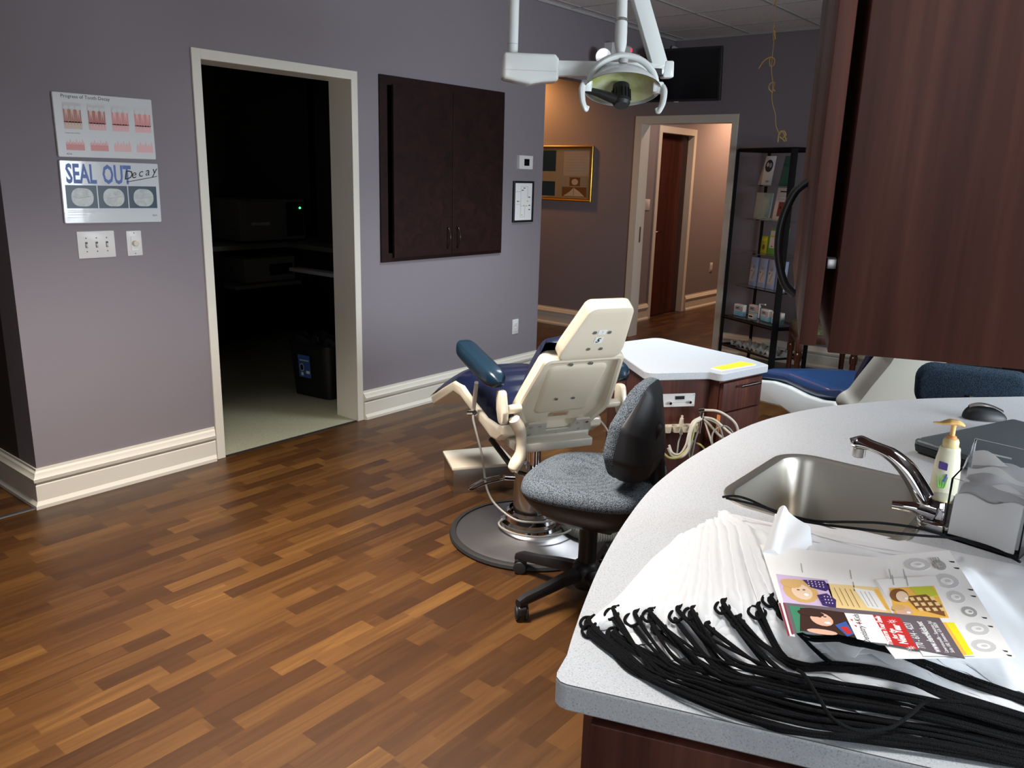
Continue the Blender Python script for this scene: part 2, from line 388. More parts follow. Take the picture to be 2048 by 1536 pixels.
# left wall with doorway, and the header above the alcove opening
m = M().m('paint')
m.box((XC0, YL, 0), (DX0-.012, YL+T_, CH_)); m.box((DX1+.012, YL, 0), (XC1, YL+T_, CH_)); m.box((DX0-.012, YL, DZ+.012), (DX1+.012, YL+T_, CH_))
S(m, 'wall_left')
m = M().m('paint'); m.box((XC1, YL, 2.262), (XF, YL+T_*.6, CH_)); S(m, 'wall_header')
m = M().m('shadepaint'); m.box((XC0, YL+T_, 0), (XC0+.1, 6.6, CH_)); S(m, 'wall_corridor_side')
m = M().m('paint'); m.box((XC1-.06, YL+T_, 0), (XC1, 6.4, CH_)); m.m('shadepaint').box((XC1-.12, YL+T_, 0), (XC1-.06, 6.6, CH_)); S(m, 'wall_alcove_side')
m = M().m('paint'); m.box((XF, FY1+.012, 0), (XF+.14, 6.4, CH_)); m.box((XF, -2.6, 0), (XF+.14, FY0-.012, CH_)); m.box((XF, FY0-.012, FZ+.012), (XF+.14, FY1+.012, CH_)); S(m, 'wall_far')
m = M().m('paint'); m.box((XC1-.12, 6.4, 0), (XF+.14, 6.5, CH_)); S(m, 'wall_alcove_back')
m = M().m('shadepaint'); m.box((-2.1, 6.6, 0), (XC1-.12, 6.7, CH_)); S(m, 'wall_back_rooms')
m = M().m('paint'); m.box((-2.1, -2.7, 0), (XF+.14, -2.6, CH_)); S(m, 'wall_right')
m = M().m('paint'); m.box((-2.1, -2.6, 0), (-2, 6.6, CH_)); S(m, 'wall_rear')
m = M().m('paint'); m.box((XF+.14, YH, 0), (8.05, YH+.14, CH_)); m.box((8.83, YH, 0), (13, YH+.14, CH_)); m.box((8.05, YH, 2.04), (8.83, YH+.14, CH_)); S(m, 'wall_hall')
m = M().m('paint'); m.box((XF+.14, 2.5, 0), (13, 2.6, CH_)); S(m, 'wall_hall_right')
m = M().m('paint'); m.box((12.9, 2.6, 0), (13, YH, CH_)); S(m, 'wall_hall_end')
# ceiling: tiles between a grid of slim runners
m = M().m('ceil'); m.box((-2.1, -2.7, CH_+.004), (14, 6.7, CH_+.06)); m.m('grid')
gx = 5.93-.61*13; gy = 3.12-.61*9
k = 0
while gx+.61*k < 12:
    x = gx+.61*k; k += 1
    if x > -2: m.box((x-.008, -2.6, CH_-.001), (x+.008, 6.4, CH_+.01))
k = 0
while gy+.61*k < 6.3:
    y = gy+.61*k; k += 1; m.box((-2, y-.008, CH_-.0015), (12, y+.008, CH_+.01))
m.box((XC0, YL-.022, CH_-.012), (XF, YL, CH_+.005)); m.box((XF-.022, -2.6, CH_-.012), (XF, YL, CH_+.005))
S(m, 'ceiling', origin0=True)

# moulded baseboards: one profile swept along the foot of each wall
BP = [(0, 0), (.030, 0), (.030, .016), (.019, .034), (.018, .108), (.012, .114), (.012, .120), (.024, .126), (.027, .142), (.019, .152), (.015, .166), (.007, .174), (.006, .185), (0, .185)]
def baseboard(name, p0, p1, out, m0=0, m1=0):
    p0, p1, out = Vector((*p0, 0)), Vector((*p1, 0)), Vector((*out, 0)); d = (p1-p0).normalized()
    mm = M().m('trim'); mm.loft([[p0+out*t-d*t*m0+Vector((0, 0, z)) for t, z in BP], [p1+out*t+d*t*m1+Vector((0, 0, z)) for t, z in BP]]); return S(mm, name, sharp=25)
baseboard('baseboard_left', (XC0, YL), (2.236, YL), (0, -1), 1, -.4)
baseboard('baseboard_left_far', (3.262, YL), (XC1, YL), (0, -1), -.4, 1)
baseboard('baseboard_corridor', (XC0, YL), (XC0, 6.6), (-1, 0), 1)
baseboard('baseboard_alcove', (XF, 4.182), (XF, 6.4), (-1, 0), -.4)
baseboard('baseboard_alcove_side', (XC1, YL), (XC1, 6.4), (1, 0), 1)
baseboard('baseboard_far', (XF, -2.6), (XF, 3.15), (-1, 0), 0, -.4)
baseboard('baseboard_hall', (XF+.14, YH), (8.0, YH), (0, -1)); baseboard('baseboard_hall_right', (8.90, YH), (12.9, YH), (0, -1))

def casing(name, T, x0, x1, z, w0, w1, wt, depth, jd, jy, thick=.013):
    """door casing in a wall frame: local x along the wall, y up, z towards the room; jamb goes back by jd"""
    mm = M().m('trim')
    mm.stack([(x0-w0, 0), (x0, 0), (x0, z+wt), (x0-w0, z+wt)], .002, rprof(thick, .002, 1), T=T)
    mm.stack([(x1, 0), (x1+w1, 0), (x1+w1, z+wt), (x1, z+wt)], .002, rprof(thick, .002, 1), T=T)
    mm.stack([(x0-.001, z), (x1+.001, z), (x1+.001, z+wt), (x0-.001, z+wt)], 0, rprof(thick, .002, 1), T=T)
    for a in ((x0-.014, x0), (x1, x1+.014)): mm.box((a[0], 0, -jd), (a[1], z+.012, .001), T=T)
    mm.box((x0-.014, z, -jd), (x1+.014, z+.014, .001), T=T)
    return S(mm, name)
TL = frame((0, YL, 0), (1, 0, 0), (0, 0, 1))      # left wall: local (x, z) seen from the room
TF = frame((XF, 0, 0), (0, -1, 0), (0, 0, 1))     # far wall: local x = -world y
TH = frame((0, YH, 0), (1, 0, 0), (0, 0, 1))
casing('door_1', TL, DX0, DX1, DZ, .048, .046, .048, 0, T_, 0)
casing('door_2', TF, -FY1, -FY0, FZ, .075, .058, .07, 0, .14, 0)
door3 = casing('door_3', TH, 8.07, 8.81, 2.02, .06, .06, .07, 0, .13, 0)
m = M().m('door'); m.box((8.072, 0.008, -.115), (8.808, 2.018, -.060), T=TH); leaf = m.build('door_leaf', door3, label='dark veneered door leaf')
m = M().m('chrome'); m.tube([TH @ Vector((8.125, .96, -.06)), TH @ Vector((8.125, .96, -.02)), TH @ Vector((8.13, .96, -.012)), TH @ Vector((8.22, .96, -.012))], .009, 8); m.lathe([(.026, 0), (.026, .006), (.02, .009)], 20, TH @ Matrix.Translation((8.125, .96, -.06))); m.build('door_handle', leaf)
m = M().m('steeld'); m.box((XF+.062, FY1-.002, .93), (XF+.088, FY1, 1.08)); m.build('strike_plate', bpy.data.objects['door_2'])

# ================================================================ on the left wall
def tag(o, label, cat, group=None):
    o['label'] = label; o['category'] = cat
    if group: o['group'] = group
    return o
# poster of tooth decay
t = thing('tooth_decay_poster', 'upper white wall board titled Progress of Tooth Decay with four tooth drawings', 'poster', TL @ Matrix.Translation((1.585, 1.552, 0)))
PT = TL @ Matrix.Translation((1.585, 1.553, .010)) @ Matrix.Rotation(R(.3), 4, 'Z')
W_, H_ = .438, .268
m = M().m('board'); m.stack([(0, 0), (W_, 0), (W_, H_), (0, H_)], .006, rprof(.012, .002, 1, -.009), T=PT)
z0 = .0032
for i in range(4):
    x = .036+i*.104; g = ('gum3', 'root', 'gum', 'gum')[i]
    m.m('lgrey'); m.rect(x, .118, x+.078, .228, PT, z0)
    m.m('bone' if i < 1 else 'gum2'); m.rect(x+.002, .119, x+.076, .150, PT, z0+.0003)
    m.m(g); m.rect(x+.002, .145, x+.076, .200, PT, z0+.0003)
    for q in range(3):
        cx = x+.014+q*.025
        m.m('root' if i < 2 else 'gum'); m.poly([(cx-.011, .206), (cx-.007, .133), (cx-.001, .175), (cx+.006, .133), (cx+.011, .206)], PT, z0+.0006)
        m.m('bone' if i < 2 else 'gum2'); m.poly([(cx-.006, .202), (cx-.005, .155), (cx-.001, .188), (cx+.004, .155), (cx+.006, .202)], PT, z0+.0009)
        m.m('board'); m.disc(cx, .206, .0115, .0095, PT, z0+.0012); m.m('lgrey'); m.disc(cx, .201, .006, .004, PT, z0+.0015)
    m.m('gum2' if i > 1 else 'gum'); m.rect(x, .030, x+.078, .056+.006*(i < 2), PT, z0)
    m.m('gum2')
    for q in range(6): m.poly([(x+q*.013, .055), (x+.013+q*.013, .055), (x+.0065+q*.013, .080 if q % 2 else .070)], PT, z0+.0002)
    m.m('lgrey'); m.rect(x, .022, x+.06, .024, PT, z0); m.rect(x, .112, x+.066, .1135, PT, z0); m.rect(x, .088, x+.07, .089, PT, z0)
m.m('black_ink').text('Progress of Tooth Decay', PT, .0205, .034, .247, z0)
m.text('Common Sites of Decay', PT, .0065, .036, .100, z0); m.text('ADA', PT, .011, .034, .010, z0)
m.m('lgrey').rect(.14, .008, .30, .010, PT, z0)
m.build('board', t)
# seal out decay
t = thing('seal_out_decay_poster', 'lower glossy wall board reading SEAL OUT Decay over three tooth photographs', 'poster', TL @ Matrix.Translation((1.582, 1.268, 0)))
PT = TL @ Matrix.Translation((1.582, 1.27, .010)) @ Matrix.Rotation(R(-.5), 4, 'Z')
W_, H_ = .444, .270
m = M().m('gloss'); m.stack([(0, 0), (W_, 0), (W_, H_), (0, H_)], .006, rprof(.012, .002, 1, -.009), T=PT)
for i in range(3):
    x = .015+i*.139
    m.m('dkphoto'); m.rect(x, .065, x+.134, .165, PT, z0)
    m.m('tooth'); m.stack([(x+.02, .075), (x+.115, .072), (x+.12, .15), (x+.024, .155)], .035, [(0, z0+.0003), (0, z0+.0005)], T=PT)
    m.m('lgrey'); m.tube([PT @ Vector((x+.035, .115, z0+.0006)), PT @ Vector((x+.055, .108, z0+.0006)), PT @ Vector((x+.07, .112, z0+.0006)), PT @ Vector((x+.105, .118, z0+.0006))], .0012, 4, 4)
    m.m('lgrey'); m.rect(x, .055, x+.12, .057, PT, z0); m.rect(x, .048, x+(.12, .05, .04)[i], .050, PT, z0)
m.rect(.012, .036, .10, .0375, PT, z0); m.rect(.012, .024, .08, .0255, PT, z0)
m.m('blue_ink').text('SEAL', PT, .114, .022, .176, z0, bold=.0032, sx=.54).text('OUT', PT, .114, .180, .176, z0, bold=.0032, sx=.54)
m.m('black_ink')
for i, c in enumerate('Decay'): m.text(c, PT @ Matrix.Translation((.276+i*.034, .193+i*.0068, z0)) @ Matrix.Rotation(R(8), 4, 'Z'), .056-.001*i, shear=.35)
m.tube([PT @ Vector((.288, .183, z0+.0004)), PT @ Vector((.436, .212, z0+.0004))], .0014, 4)
m.text('ADA', PT, .011, .40, .028, z0)
m.build('board', t)
# switches
t = thing('light_switch', 'white plate with three toggle switches below the wall boards', 'light switch', TL @ Matrix.Translation((1.713, 1.11, 0)))
PT = TL @ Matrix.Translation((1.713, 1.172, 0))
m = M().m('plate'); m.stack([(-.083, -.060), (.083, -.060), (.083, .060), (-.083, .060)], .004, [(0, 0), (0, .004), (.003, .006)], T=PT)
for i in (-1, 0, 1):
    m.m('polish'); m.rect(i*.046-.0055, -.013, i*.046+.0055, .013, PT, .0055, .0008); 
    for q in (-.030, .030): m.disc(i*.046, q, .0028, .0028, PT, .0055, .001)
m.build('wall_plate', t)
for i in (-1, 0, 1):
    m = M().m('plate'); m.stack([(-.004, -.006), (.004, -.006), (.004, .006), (-.004, .006)], .001, [(0, 0), (.0005, .010), (.002, .012)], T=PT @ Matrix.Translation((i*.046, -.001, .0055)) @ Matrix.Rotation(R(25), 4, 'X')); m.build('toggle', t)
t = thing('dimmer_switch', 'white rotary dimmer plate beside the triple switch', 'light switch', TL @ Matrix.Translation((1.888, 1.11, 0)))
PT = TL @ Matrix.Translation((1.888, 1.170, 0))
m = M().m('plate'); m.stack([(-.0355, -.058), (.0355, -.058), (.0355, .058), (-.0355, .058)], .004, [(0, 0), (0, .004), (.003, .006)], T=PT); m.stack([(-.017, -.034), (.017, -.034), (.017, .034), (-.017, .034)], .002, [(0, .005), (.001, .008)], T=PT); m.m('polish')
for q in (-.048, .048): m.disc(0, q, .0025, .0025, PT, .0055, .001)
m.build('wall_plate', t)
m = M().m('cream'); m.lathe([(.0135, 0), (.0125, .014), (.010, .016)], 20, PT @ Matrix.Translation((0, 0, .007))); m.build('dial', t)

# wall cabinet
t = thing('wall_cabinet', 'dark cherry recessed two-door cabinet on the lavender wall', 'cabinet', TL @ Matrix.Translation((4.0, .98, 0)))
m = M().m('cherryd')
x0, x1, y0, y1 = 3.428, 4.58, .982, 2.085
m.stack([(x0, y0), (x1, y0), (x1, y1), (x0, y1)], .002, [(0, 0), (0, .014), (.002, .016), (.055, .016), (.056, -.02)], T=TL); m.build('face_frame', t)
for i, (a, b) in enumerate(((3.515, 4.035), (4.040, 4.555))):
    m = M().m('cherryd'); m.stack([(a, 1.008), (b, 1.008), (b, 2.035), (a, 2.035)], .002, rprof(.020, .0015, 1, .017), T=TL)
    d = m.build('door', t)
    hx = b-.045 if i == 0 else a+.045
    m = M().m('bronze'); m.tube([TL @ Vector((hx, 1.045, .036)), TL @ Vector((hx, 1.06, .052)), TL @ Vector((hx, 1.115, .066)), TL @ Vector((hx, 1.17, .052)), TL @ Vector((hx, 1.185, .036))], [.006, .004, .0045, .004, .006], 8, 6); m.build('handle', d)
# thermostat, framed map, outlet
t = thing('thermostat', 'small white square thermostat above the framed plan', 'thermostat', TL @ Matrix.Translation((4.835, 1.575, 0)))
PT = TL @ Matrix.Translation((4.832, 1.624, 0))
m = M().m('plate'); m.stack([(-.078, -.049), (.078, -.049), (.078, .049), (-.078, .049)], .004, [(0, 0), (0, .022), (.003, .026)], T=PT); m.build('housing', t)
m = M().m('screen'); m.rect(-.026, -.024, .034, .024, PT, .0258, .001); m.build('display', t)
t = thing('framed_floor_plan', 'small black-framed evacuation plan under the thermostat', 'framed picture', TL @ Matrix.Translation((4.828, 1.195, 0)))
PT = TL @ Matrix.Translation((4.828, 1.343, 0)); w, h = .118, .148
m = M().m('black'); m.stack([(-w, -h), (w, -h), (w, h), (-w, h)], .002, [(0, 0), (0, .016), (.003, .018), (.012, .018), (.015, .010)], T=PT, cap1=False); m.build('frame', t)
m = M().m('paper'); m.rect(-w+.014, -h+.014, w-.014, h-.014, PT, .008)
m.m('grey_ink')
for a in [(-.085, .07, -.03, .072), (-.03, -.11, -.027, .11), (-.03, .108, .05, .11), (.05, .03, .053, .11), (.05, .03, .09, .032), (-.085, -.02, -.03, -.018), (.02, -.11, .023, -.03), (-.03, -.032, .06, -.03), (-.03, -.112, .023, -.11)]: m.rect(a[0], a[1], a[2], a[3], PT, .0085)
m.m('lime')
for a in [(-.06, .0), (.0, -.03), (.03, -.035), (.045, .0), (-.02, -.10)]: m.rect(a[0], a[1], a[0]+.014, a[1]+.008, PT, .009)
m.m('black_ink')
for a in [(.0, .095), (.06, .03), (-.075, .0), (.065, -.03), (.065, -.06), (-.02, .08)]: m.rect(a[0], a[1], a[0]+.02, a[1]+.006, PT, .009)
m.build('plan_sheet', t)
def outlet(name, label, T, cat='power outlet'):
    t = thing(name, label, cat, T @ Matrix.Translation((0, -.057, 0)))
    m = M().m('plate'); m.stack([(-.035, -.057), (.035, -.057), (.035, .057), (-.035, .057)], .004, [(0, 0), (0, .004), (.003, .006)], T=T); m.build('wall_plate', t)
    for q in (-.0195, .0195):
        m = M().m('plate'); m.stack([(-.0165, q-.0145), (.0165, q-.0145), (.0165, q+.0145), (-.0165, q+.0145)], .006, [(0, .005), (.001, .008)], T=T); m.m('polish')
        for x in (-.0065, .0065): m.rect(x-.001, q-.002, x+.001, q+.006, T, .0078, .0005)
        m.disc(0, q-.008, .0025, .0025, T, .0078, .0005); m.build('socket', t)
    return t
outlet('power_outlet', 'white power outlet low on the lavender wall behind the dental chair', TL @ Matrix.Translation((4.786, .410, 0)))
outlet('power_outlet', 'white power outlet low on the hall wall seen through the far doorway', TH @ Matrix.Translation((9.55, .48, 0)))
t = thing('light_switch', 'white switch plate beside the dark door in the hall', 'light switch', TH @ Matrix.Translation((7.86, 1.2, 0)))
m = M().m('plate'); m.stack([(-.05, -.058), (.05, -.058), (.05, .058), (-.05, .058)], .004, [(0, 0), (0, .004), (.003, .006)], T=TH @ Matrix.Translation((7.86, 1.262, 0))); m.build('wall_plate', t)

# emergency light on the header
t = thing('emergency_light', 'white twin-head emergency light high on the header wall', 'emergency light', TL @ Matrix.Translation((5.98, 2.43, 0)))
PT = TL @ Matrix.Translation((5.98, 2.50, 0))
m = M().m('plate'); m.stack([(-.16, -.06), (.13, -.06), (.13, .075), (-.16, .075)], .012, [(0, 0), (0, .07), (.012, .082)], T=PT); m.build('housing', t)
for x in (-.20, .17):
    hp_ = on(1207, 113, 1, 3.70) if x < 0 else PT @ Vector((.17, -.04, .10)); hn_ = (EYE-hp_).normalized() if x < 0 else Vector((.5, -.8, -.3))
    HT = Matrix.Translation(hp_) @ hn_.to_track_quat('Z', 'Y').to_matrix().to_4x4() @ Matrix.Translation((0, 0, -.02))
    m = M().m('plate'); m.lathe([(.03, -.07), (.055, -.03), (.062, .02), (.062, .03), (.058, .03)], 24, HT, cap1=False); h = m.build('lamp_head', t)
    m = M().m('chrome'); m.lathe([(.058, .022), (.050, .012), (.025, .006), (.0, .006)], 24, HT, cap1=False)
    for q in range(5): m.lathe([(.012, .008), (.010, .02), (.002, .022)], 10, HT @ Matrix.Translation((.03*math.cos(q*1.26), .03*math.sin(q*1.26), 0)))
    m.build('reflector', h)
M().m('redled').box((-.045, -.045, .082), (-.03, -.02, .086), T=PT).build('indicator', t); M().m('redled').box((.11, .03, .082), (.125, .058, .086), T=PT).build('indicator', t)
# television
tl_, tr_ = on(1289, 150, 0, 6.28), on(1442, 150, 0, 6.36)
TT = frame(tuple((tl_+tr_)/2), (tr_.x-tl_.x, tr_.y-tl_.y, 0), (-.12, .0, 1))
tw, thh = (tr_-tl_).xy.length/2, .205
t = thing('television', 'black flat television tilted down in the upper corner of the far wall', 'television', (6.32, 3.5, 2.15))
m = M().m('blacks'); m.stack([(-tw, -thh), (tw, -thh), (tw, thh), (-tw, thh)], .006, [(0, -.03), (0, .0), (.004, .004), (.018, .004), (.020, .001)], T=TT)
m.m("lgrey").rect(-.06, -.209, -.02, -.203, TT, .0045)
m.build('cabinet', t)
m = M().m('screen'); m.rect(-tw+.016, -thh+.018, tw-.016, thh-.016, TT, .0012, .001); m.build('screen', t)
m = M().m('black'); m.tube([(6.95, 3.5, 2.45), (6.6, 3.45, 2.45), (6.36, 3.45, 2.42)], .022, 8); m.box((6.935, 3.42, 2.34), (6.96, 3.58, 2.56)); m.box((6.34, 3.36, 2.34), (6.37, 3.54, 2.50)); m.build('bracket', t)
o = M().m('white'); o.lathe([(.05, 0), (.055, .02), (.045, .045), (.02, .06)], 20, frame((6.90, 3.80, 2.66), (0, 1, 0), (1, 0, .3))); o.tube([(6.95, 3.8, 2.66), (6.87, 3.79, 2.66)], .02, 8)
tag(o.build('ceiling_sensor'), 'small white sensor in the ceiling corner above the television', 'sensor')
# gold framed picture
t = thing('framed_clinic_display', 'gold-framed mount of dental photographs on the alcove wall', 'framed picture', TF @ Matrix.Translation((-5.1, 1.29, 0)))
PT = TF @ Matrix.Translation((-5.11, 1.562, 0)); w, h = .475, .272
m = M().m('gold'); m.stack([(-w, -h), (w, -h), (w, h), (-w, h)], .002, [(0, 0), (0, .018), (.006, .024), (.014, .024), (.018, .018), (.030, .020), (.034, .010)], T=PT, cap1=False); m.build('frame', t)
m = M().m('tan'); m.rect(-w+.03, -h+.03, w-.03, h-.03, PT, .009)
m.m('dkphoto'); m.rect(-.30, .02, .02, .225, PT, .0095); m.rect(-.30, -.225, .02, -.08, PT, .0095)
m.m('bone'); m.rect(.12, -.02, .43, .22, PT, .0095)
m.m('grey_ink')
for q in range(7): m.rect(.15, .19-q*.027, .40, .193-q*.027, PT, .0099)
m.m('brownp'); m.rect(.20, -.12, .33, -.035, PT, .0095); m.rect(.11, -.225, .25, -.13, PT, .0095); m.rect(.26, -.225, .41, -.13, PT, .0095)
m.m('skinp'); m.disc(.265, -.08, .04, .03, PT, .010); m.poly([(.13, -.22), (.25, -.22), (.25, -.14), (.2, -.18)], PT, .010); m.poly([(.26, -.22), (.39, -.22), (.32, -.17), (.26, -.14)], PT, .010)
m.build('mount', t)
m = M().m('glass'); m.rect(-w+.034, -h+.034, w-.034, h-.034, PT, .014, .002); m.build('glazing', t)
# ================================================================ dark room behind the doorway
m = M().m('shadegrey'); m.box((1.5, 6.0, .87), (4.9, 6.58, .91), .006); m.box((4.30, 4.45, .87), (4.93, 6.02, .91), .006)
tag(m.build('worktop'), 'grey worktop along the back wall of the dark room', 'worktop')
t = thing('base_cabinet', 'dark wood base cabinets under the worktop in the dark room', 'cabinet', (3, 6.3, 0))
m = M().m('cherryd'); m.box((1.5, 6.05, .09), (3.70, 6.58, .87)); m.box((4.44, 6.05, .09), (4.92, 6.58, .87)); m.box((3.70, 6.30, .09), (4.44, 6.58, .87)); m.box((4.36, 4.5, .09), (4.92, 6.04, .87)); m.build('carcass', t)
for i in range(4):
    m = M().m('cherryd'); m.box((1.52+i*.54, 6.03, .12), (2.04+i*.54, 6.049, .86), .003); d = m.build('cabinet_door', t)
    m = M().m('chrome'); m.tube([(1.95+i*.54, 6.03, .66), (1.95+i*.54, 6.0, .68), (1.95+i*.54, 6.0, .76), (1.95+i*.54, 6.03, .78)], .005, 8); m.build('handle', d)
t = thing('sterilizer', 'white tabletop sterilizer with a green light on the dark worktop', 'sterilizer', (4.2, 6.25, .91))
m = M().m('shadegrey'); m.box((3.90, 6.08, .93), (4.56, 6.52, 1.275), .012); m.m('black'); m.box((3.92, 6.1, .911), (4.54, 6.5, .93)); m.build('housing', t)
m = M().m('shadegrey'); m.box((3.92, 6.065, .95), (4.33, 6.083, 1.26), .006); m.m('grey_ink').box((4.0, 6.062, 1.06), (4.18, 6.066, 1.085)); m.build('door', t)
m = M().m('blacks'); m.box((4.36, 6.07, .96), (4.54, 6.083, 1.25), .004); m.build('control_panel', t)
m = M().m('led'); m.lathe([(.010, 0), (.008, .006), (.0, .007)], 12, frame((4.50, 6.07, 1.20), (1, 0, 0), (0, 0, 1)), cap1=False); m.build('indicator', t)
t = thing('cassette_sterilizer', 'low white sterilizer on the pull-out shelf under the dark worktop', 'sterilizer', (4.08, 6.1, .59))
m = M().m('shadegrey'); m.box((3.84, 5.95, .60), (4.34, 6.29, .80), .01); m.build('housing', t)
m = M().m('screen'); m.box((4.08, 5.944, .65), (4.31, 5.951, .745)); m.build('control_panel', t)
tag(M().m('shadegrey').box((3.72, 5.90, .56), (4.42, 6.298, .59), .003).build('pull_out_shelf'), 'narrow pull-out shelf carrying the low sterilizer', 'shelf')
t = thing('drawer_unit', 'pale open tray drawer at the right of the dark room', 'tray', (4.5, 5.55, .62))
m = M().m('lgrey'); m.box((4.24, 5.3, .68), (4.355, 5.9, .71), .003); m.build('tray_front', t)
# waste bin
t = thing('waste_bin', 'black waste bin with a blue label standing in the dark room', 'waste bin', Matrix.Translation((3.46, 4.50, .004)))
m = M().m('black'); BT = rotz(8, (3.46, 4.49, .004))
q = [(-.10, -.175), (.10, -.175), (.10, .175), (-.10, .175)]
m.stack(q, .05, [(.01, 0), (0, .004), (-.030, .36), (-.038, .36), (-.038, .375), (-.030, .375), (-.024, .37), (.012, .02)], T=BT @ Matrix.Rotation(R(0), 4, 'Z')); m.build('bin', t)
m = M().m('blue_ink'); LT = BT @ frame((-.115, .03, .14), (0, -1, 0), (-.085, 0, 1)); 
m.rect(-.055, 0, .055, .16, LT, .0065, .001, .002); m.m('lgrey'); m.disc(-.025, .07, .02, .028, LT, .0075, .0005); m.m('black'); m.disc(-.025, .07, .015, .022, LT, .0078, .0005); m.m('paper'); m.rect(.012, .03, .045, .05, LT, .0075, .0005, .003); m.rect(-.035, .012, -.015, .035, LT, .0075, .0005); m.m('lgrey').rect(-.04, .118, .045, .126, LT, .0075, .0005); m.build('label', t, label='blue printed sticker')
m = M().m('blacks')
def bag_fn(u, v):
    a = u*2*PI; r = 1-.25*v; n = math.sin(a*7+v*5)*.012+math.sin(a*13+v*9)*.008
    return BT @ Vector(((.125*r+n*.6)*math.copysign(abs(math.cos(a))**.6, math.cos(a)), (.20*r+n)*math.copysign(abs(math.sin(a))**.6, math.sin(a)), .368+.05*math.sin(v*PI)*(1+.5*math.sin(a*5))-.06*v*v))
m.grid(bag_fn, 60, 8); m.build('bin_liner', t)

# ================================================================ display shelf by the far wall
SL, SF, SR, SB = (6.655, 2.995), (6.355, 2.405), (6.62, 2.235), (6.915, 2.83)
t = thing('display_shelf', 'tall black metal and glass display shelf beside the far doorway', 'shelf', ((SL[0]+SR[0])/2, (SL[1]+SR[1])/2, 0))
for i, (p, w) in enumerate(((SL, .014), (SF, .024), (SR, .016))):
    T = rotz(27, (p[0], p[1], 0)); m = M().m('iron'); m.box((-w, -w, 0), (w, w, 1.79), .003, T=T); m.build('post', t)
m = M().m('iron'); m.tube([(SB[0]-.14, SB[1]-.05, .005), (SB[0]-.05, SB[1]-.02, .10), (SB[0]-.005, SB[1], .25), (SB[0]-.005, SB[1], .6), (SB[0]-.005, SB[1], 1.79)], .013, 4, 6); m.build('post', t)
QF = [SL, SF, SR, SB]
def rail(z, r=.010, k='iron'):
    m = M().m(k)
    for i in range(4): m.tube([(*QF[i], z), (*QF[(i+1) % 4], z)], r, 4)
    return m
m = rail(1.785, .014); m.build('top_rail', t); m = rail(.385, .013); m.build('bottom_rail', t)
m = rail(.14, .010); m.tube([(SL[0], SL[1], .14), (SR[0], SR[1], .14)], .007, 4); m.build('rack', t)
SHZ = (1.505, 1.233, .955, .672)
for z in SHZ:
    m = M().m('glass'); m.stack([SL, SF, SR, SB], .004, [(.012, z-.004), (.012, z+.004)]); m.build('glass_shelf', t)
m = M().m('glass'); m.stack([SL, SF, SR, SB], .004, [(.012, .392), (.012, .40)]); m.build('glass_shelf', t)
# local frame of the shelf: x from left post to front post, y inward
ST = frame((SL[0], SL[1], 0), (SF[0]-SL[0], SF[1]-SL[1], 0), (SB[0]-SL[0], SB[1]-SL[1], 0))
def card(label, x, y, z, w, h, key, rot=0, lean=8, th=.012, extra=None, cat='leaflet', name='leaflet', group=None):
    """upright card/box: local x along its width, z up, front faces the room (-y)"""
    T = ST @ Matrix.Translation((x, y, z)) @ Matrix.Rotation(R(rot), 4, 'Z') @ Matrix.Rotation(R(-lean), 4, 'X')
    m = M().m(key); m.box((-w/2, 0, 0), (w/2, th, h), min(.002, th*.3), T=T)
    F = T @ Matrix(((1, 0, 0, 0), (0, 0, -1, 0), (0, 1, 0, 0), (0, 0, 0, 1)))
    if extra: extra(m, F)
    return tag(m.build(name), label, cat, group)
z = SHZ[0]+.005
def ex1(m, F): m.m('dkphoto'); m.disc(0, .155, .042, .05, F, .0); m.m('lgrey'); m.disc(-.015, .165, .012, .018, F, .0004); m.m('grey_ink'); m.disc(.015, .16, .014, .02, F, .0004); m.disc(.01, .03, .02, .009, F, 0)
card('cream folder leaning at the left of the top glass shelf', .10, .16, z, .07, .23, 'creamd', -30, 12, name='folder', cat='folder')
card('white leaflet with a group photo on the top glass shelf', .21, .14, z, .105, .235, 'paper', 5, 8, extra=ex1)
card('dark green booklet at the right of the top glass shelf', .44, .13, z, .11, .24, 'darkgreen', 12, 14, name='booklet', cat='booklet')
z = SHZ[1]+.005
card('pale green card standing on the second glass shelf', .24, .14, z, .10, .21, 'mint', 0, 6)
card('faded grey card at the left of the second glass shelf', .09, .2, z, .09, .21, 'creamd', 20, 6)
card('white brochure with a red spotted picture on the second shelf', .445, .12, z, .19, .26, 'paper', 0, 8, extra=lambda m, F: (m.m('redp').rect(-.05, .03, .08, .145, F), m.m('amber').rect(.0, .04, .06, .10, F, .0003), m.m('black_ink').disc(.02, .07, .022, .022, F, .0006), m.disc(-.02, .1, .01, .01, F, .0006), m.disc(.05, .11, .012, .012, F, .0006), m.rect(-.06, .222, .05, .232, F), m.m('grey_ink').rect(-.07, .165, .07, .168, F), m.rect(-.07, .19, .06, .192, F)))
m = M().m('mint'); T = ST @ Matrix.Translation((.32, .06, SHZ[1]+.004)); m.stack([(-.07, -.02), (.05, -.03), (.07, .01), (-.05, .03)], .004, [(0, 0), (0, .003)], T=T); m.tube([T @ Vector((-.08, .01, .008)), T @ Vector((0, .02, .012)), T @ Vector((.09, 0, .006))], .006, 6, 4); tag(m.build('flosser'), 'flat mint package lying at the front of the second shelf', 'package')
z = SHZ[2]+.005
def exg(m, F): m.m('yellow'); m.rect(-.03, .10, .03, .125, F); m.m('brownp'); m.disc(0, .05, .015, .022, F)
def exg2(m, F): m.m('paper'); m.rect(-.04, .05, .03, .19, F); m.m('yellow').rect(-.045, .14, .045, .15, F, .0003); m.m('gum').disc(-.03, .205, .01, .01, F, .0003); m.m('black_ink').rect(-.02, .06, .0, .066, F, .0004)
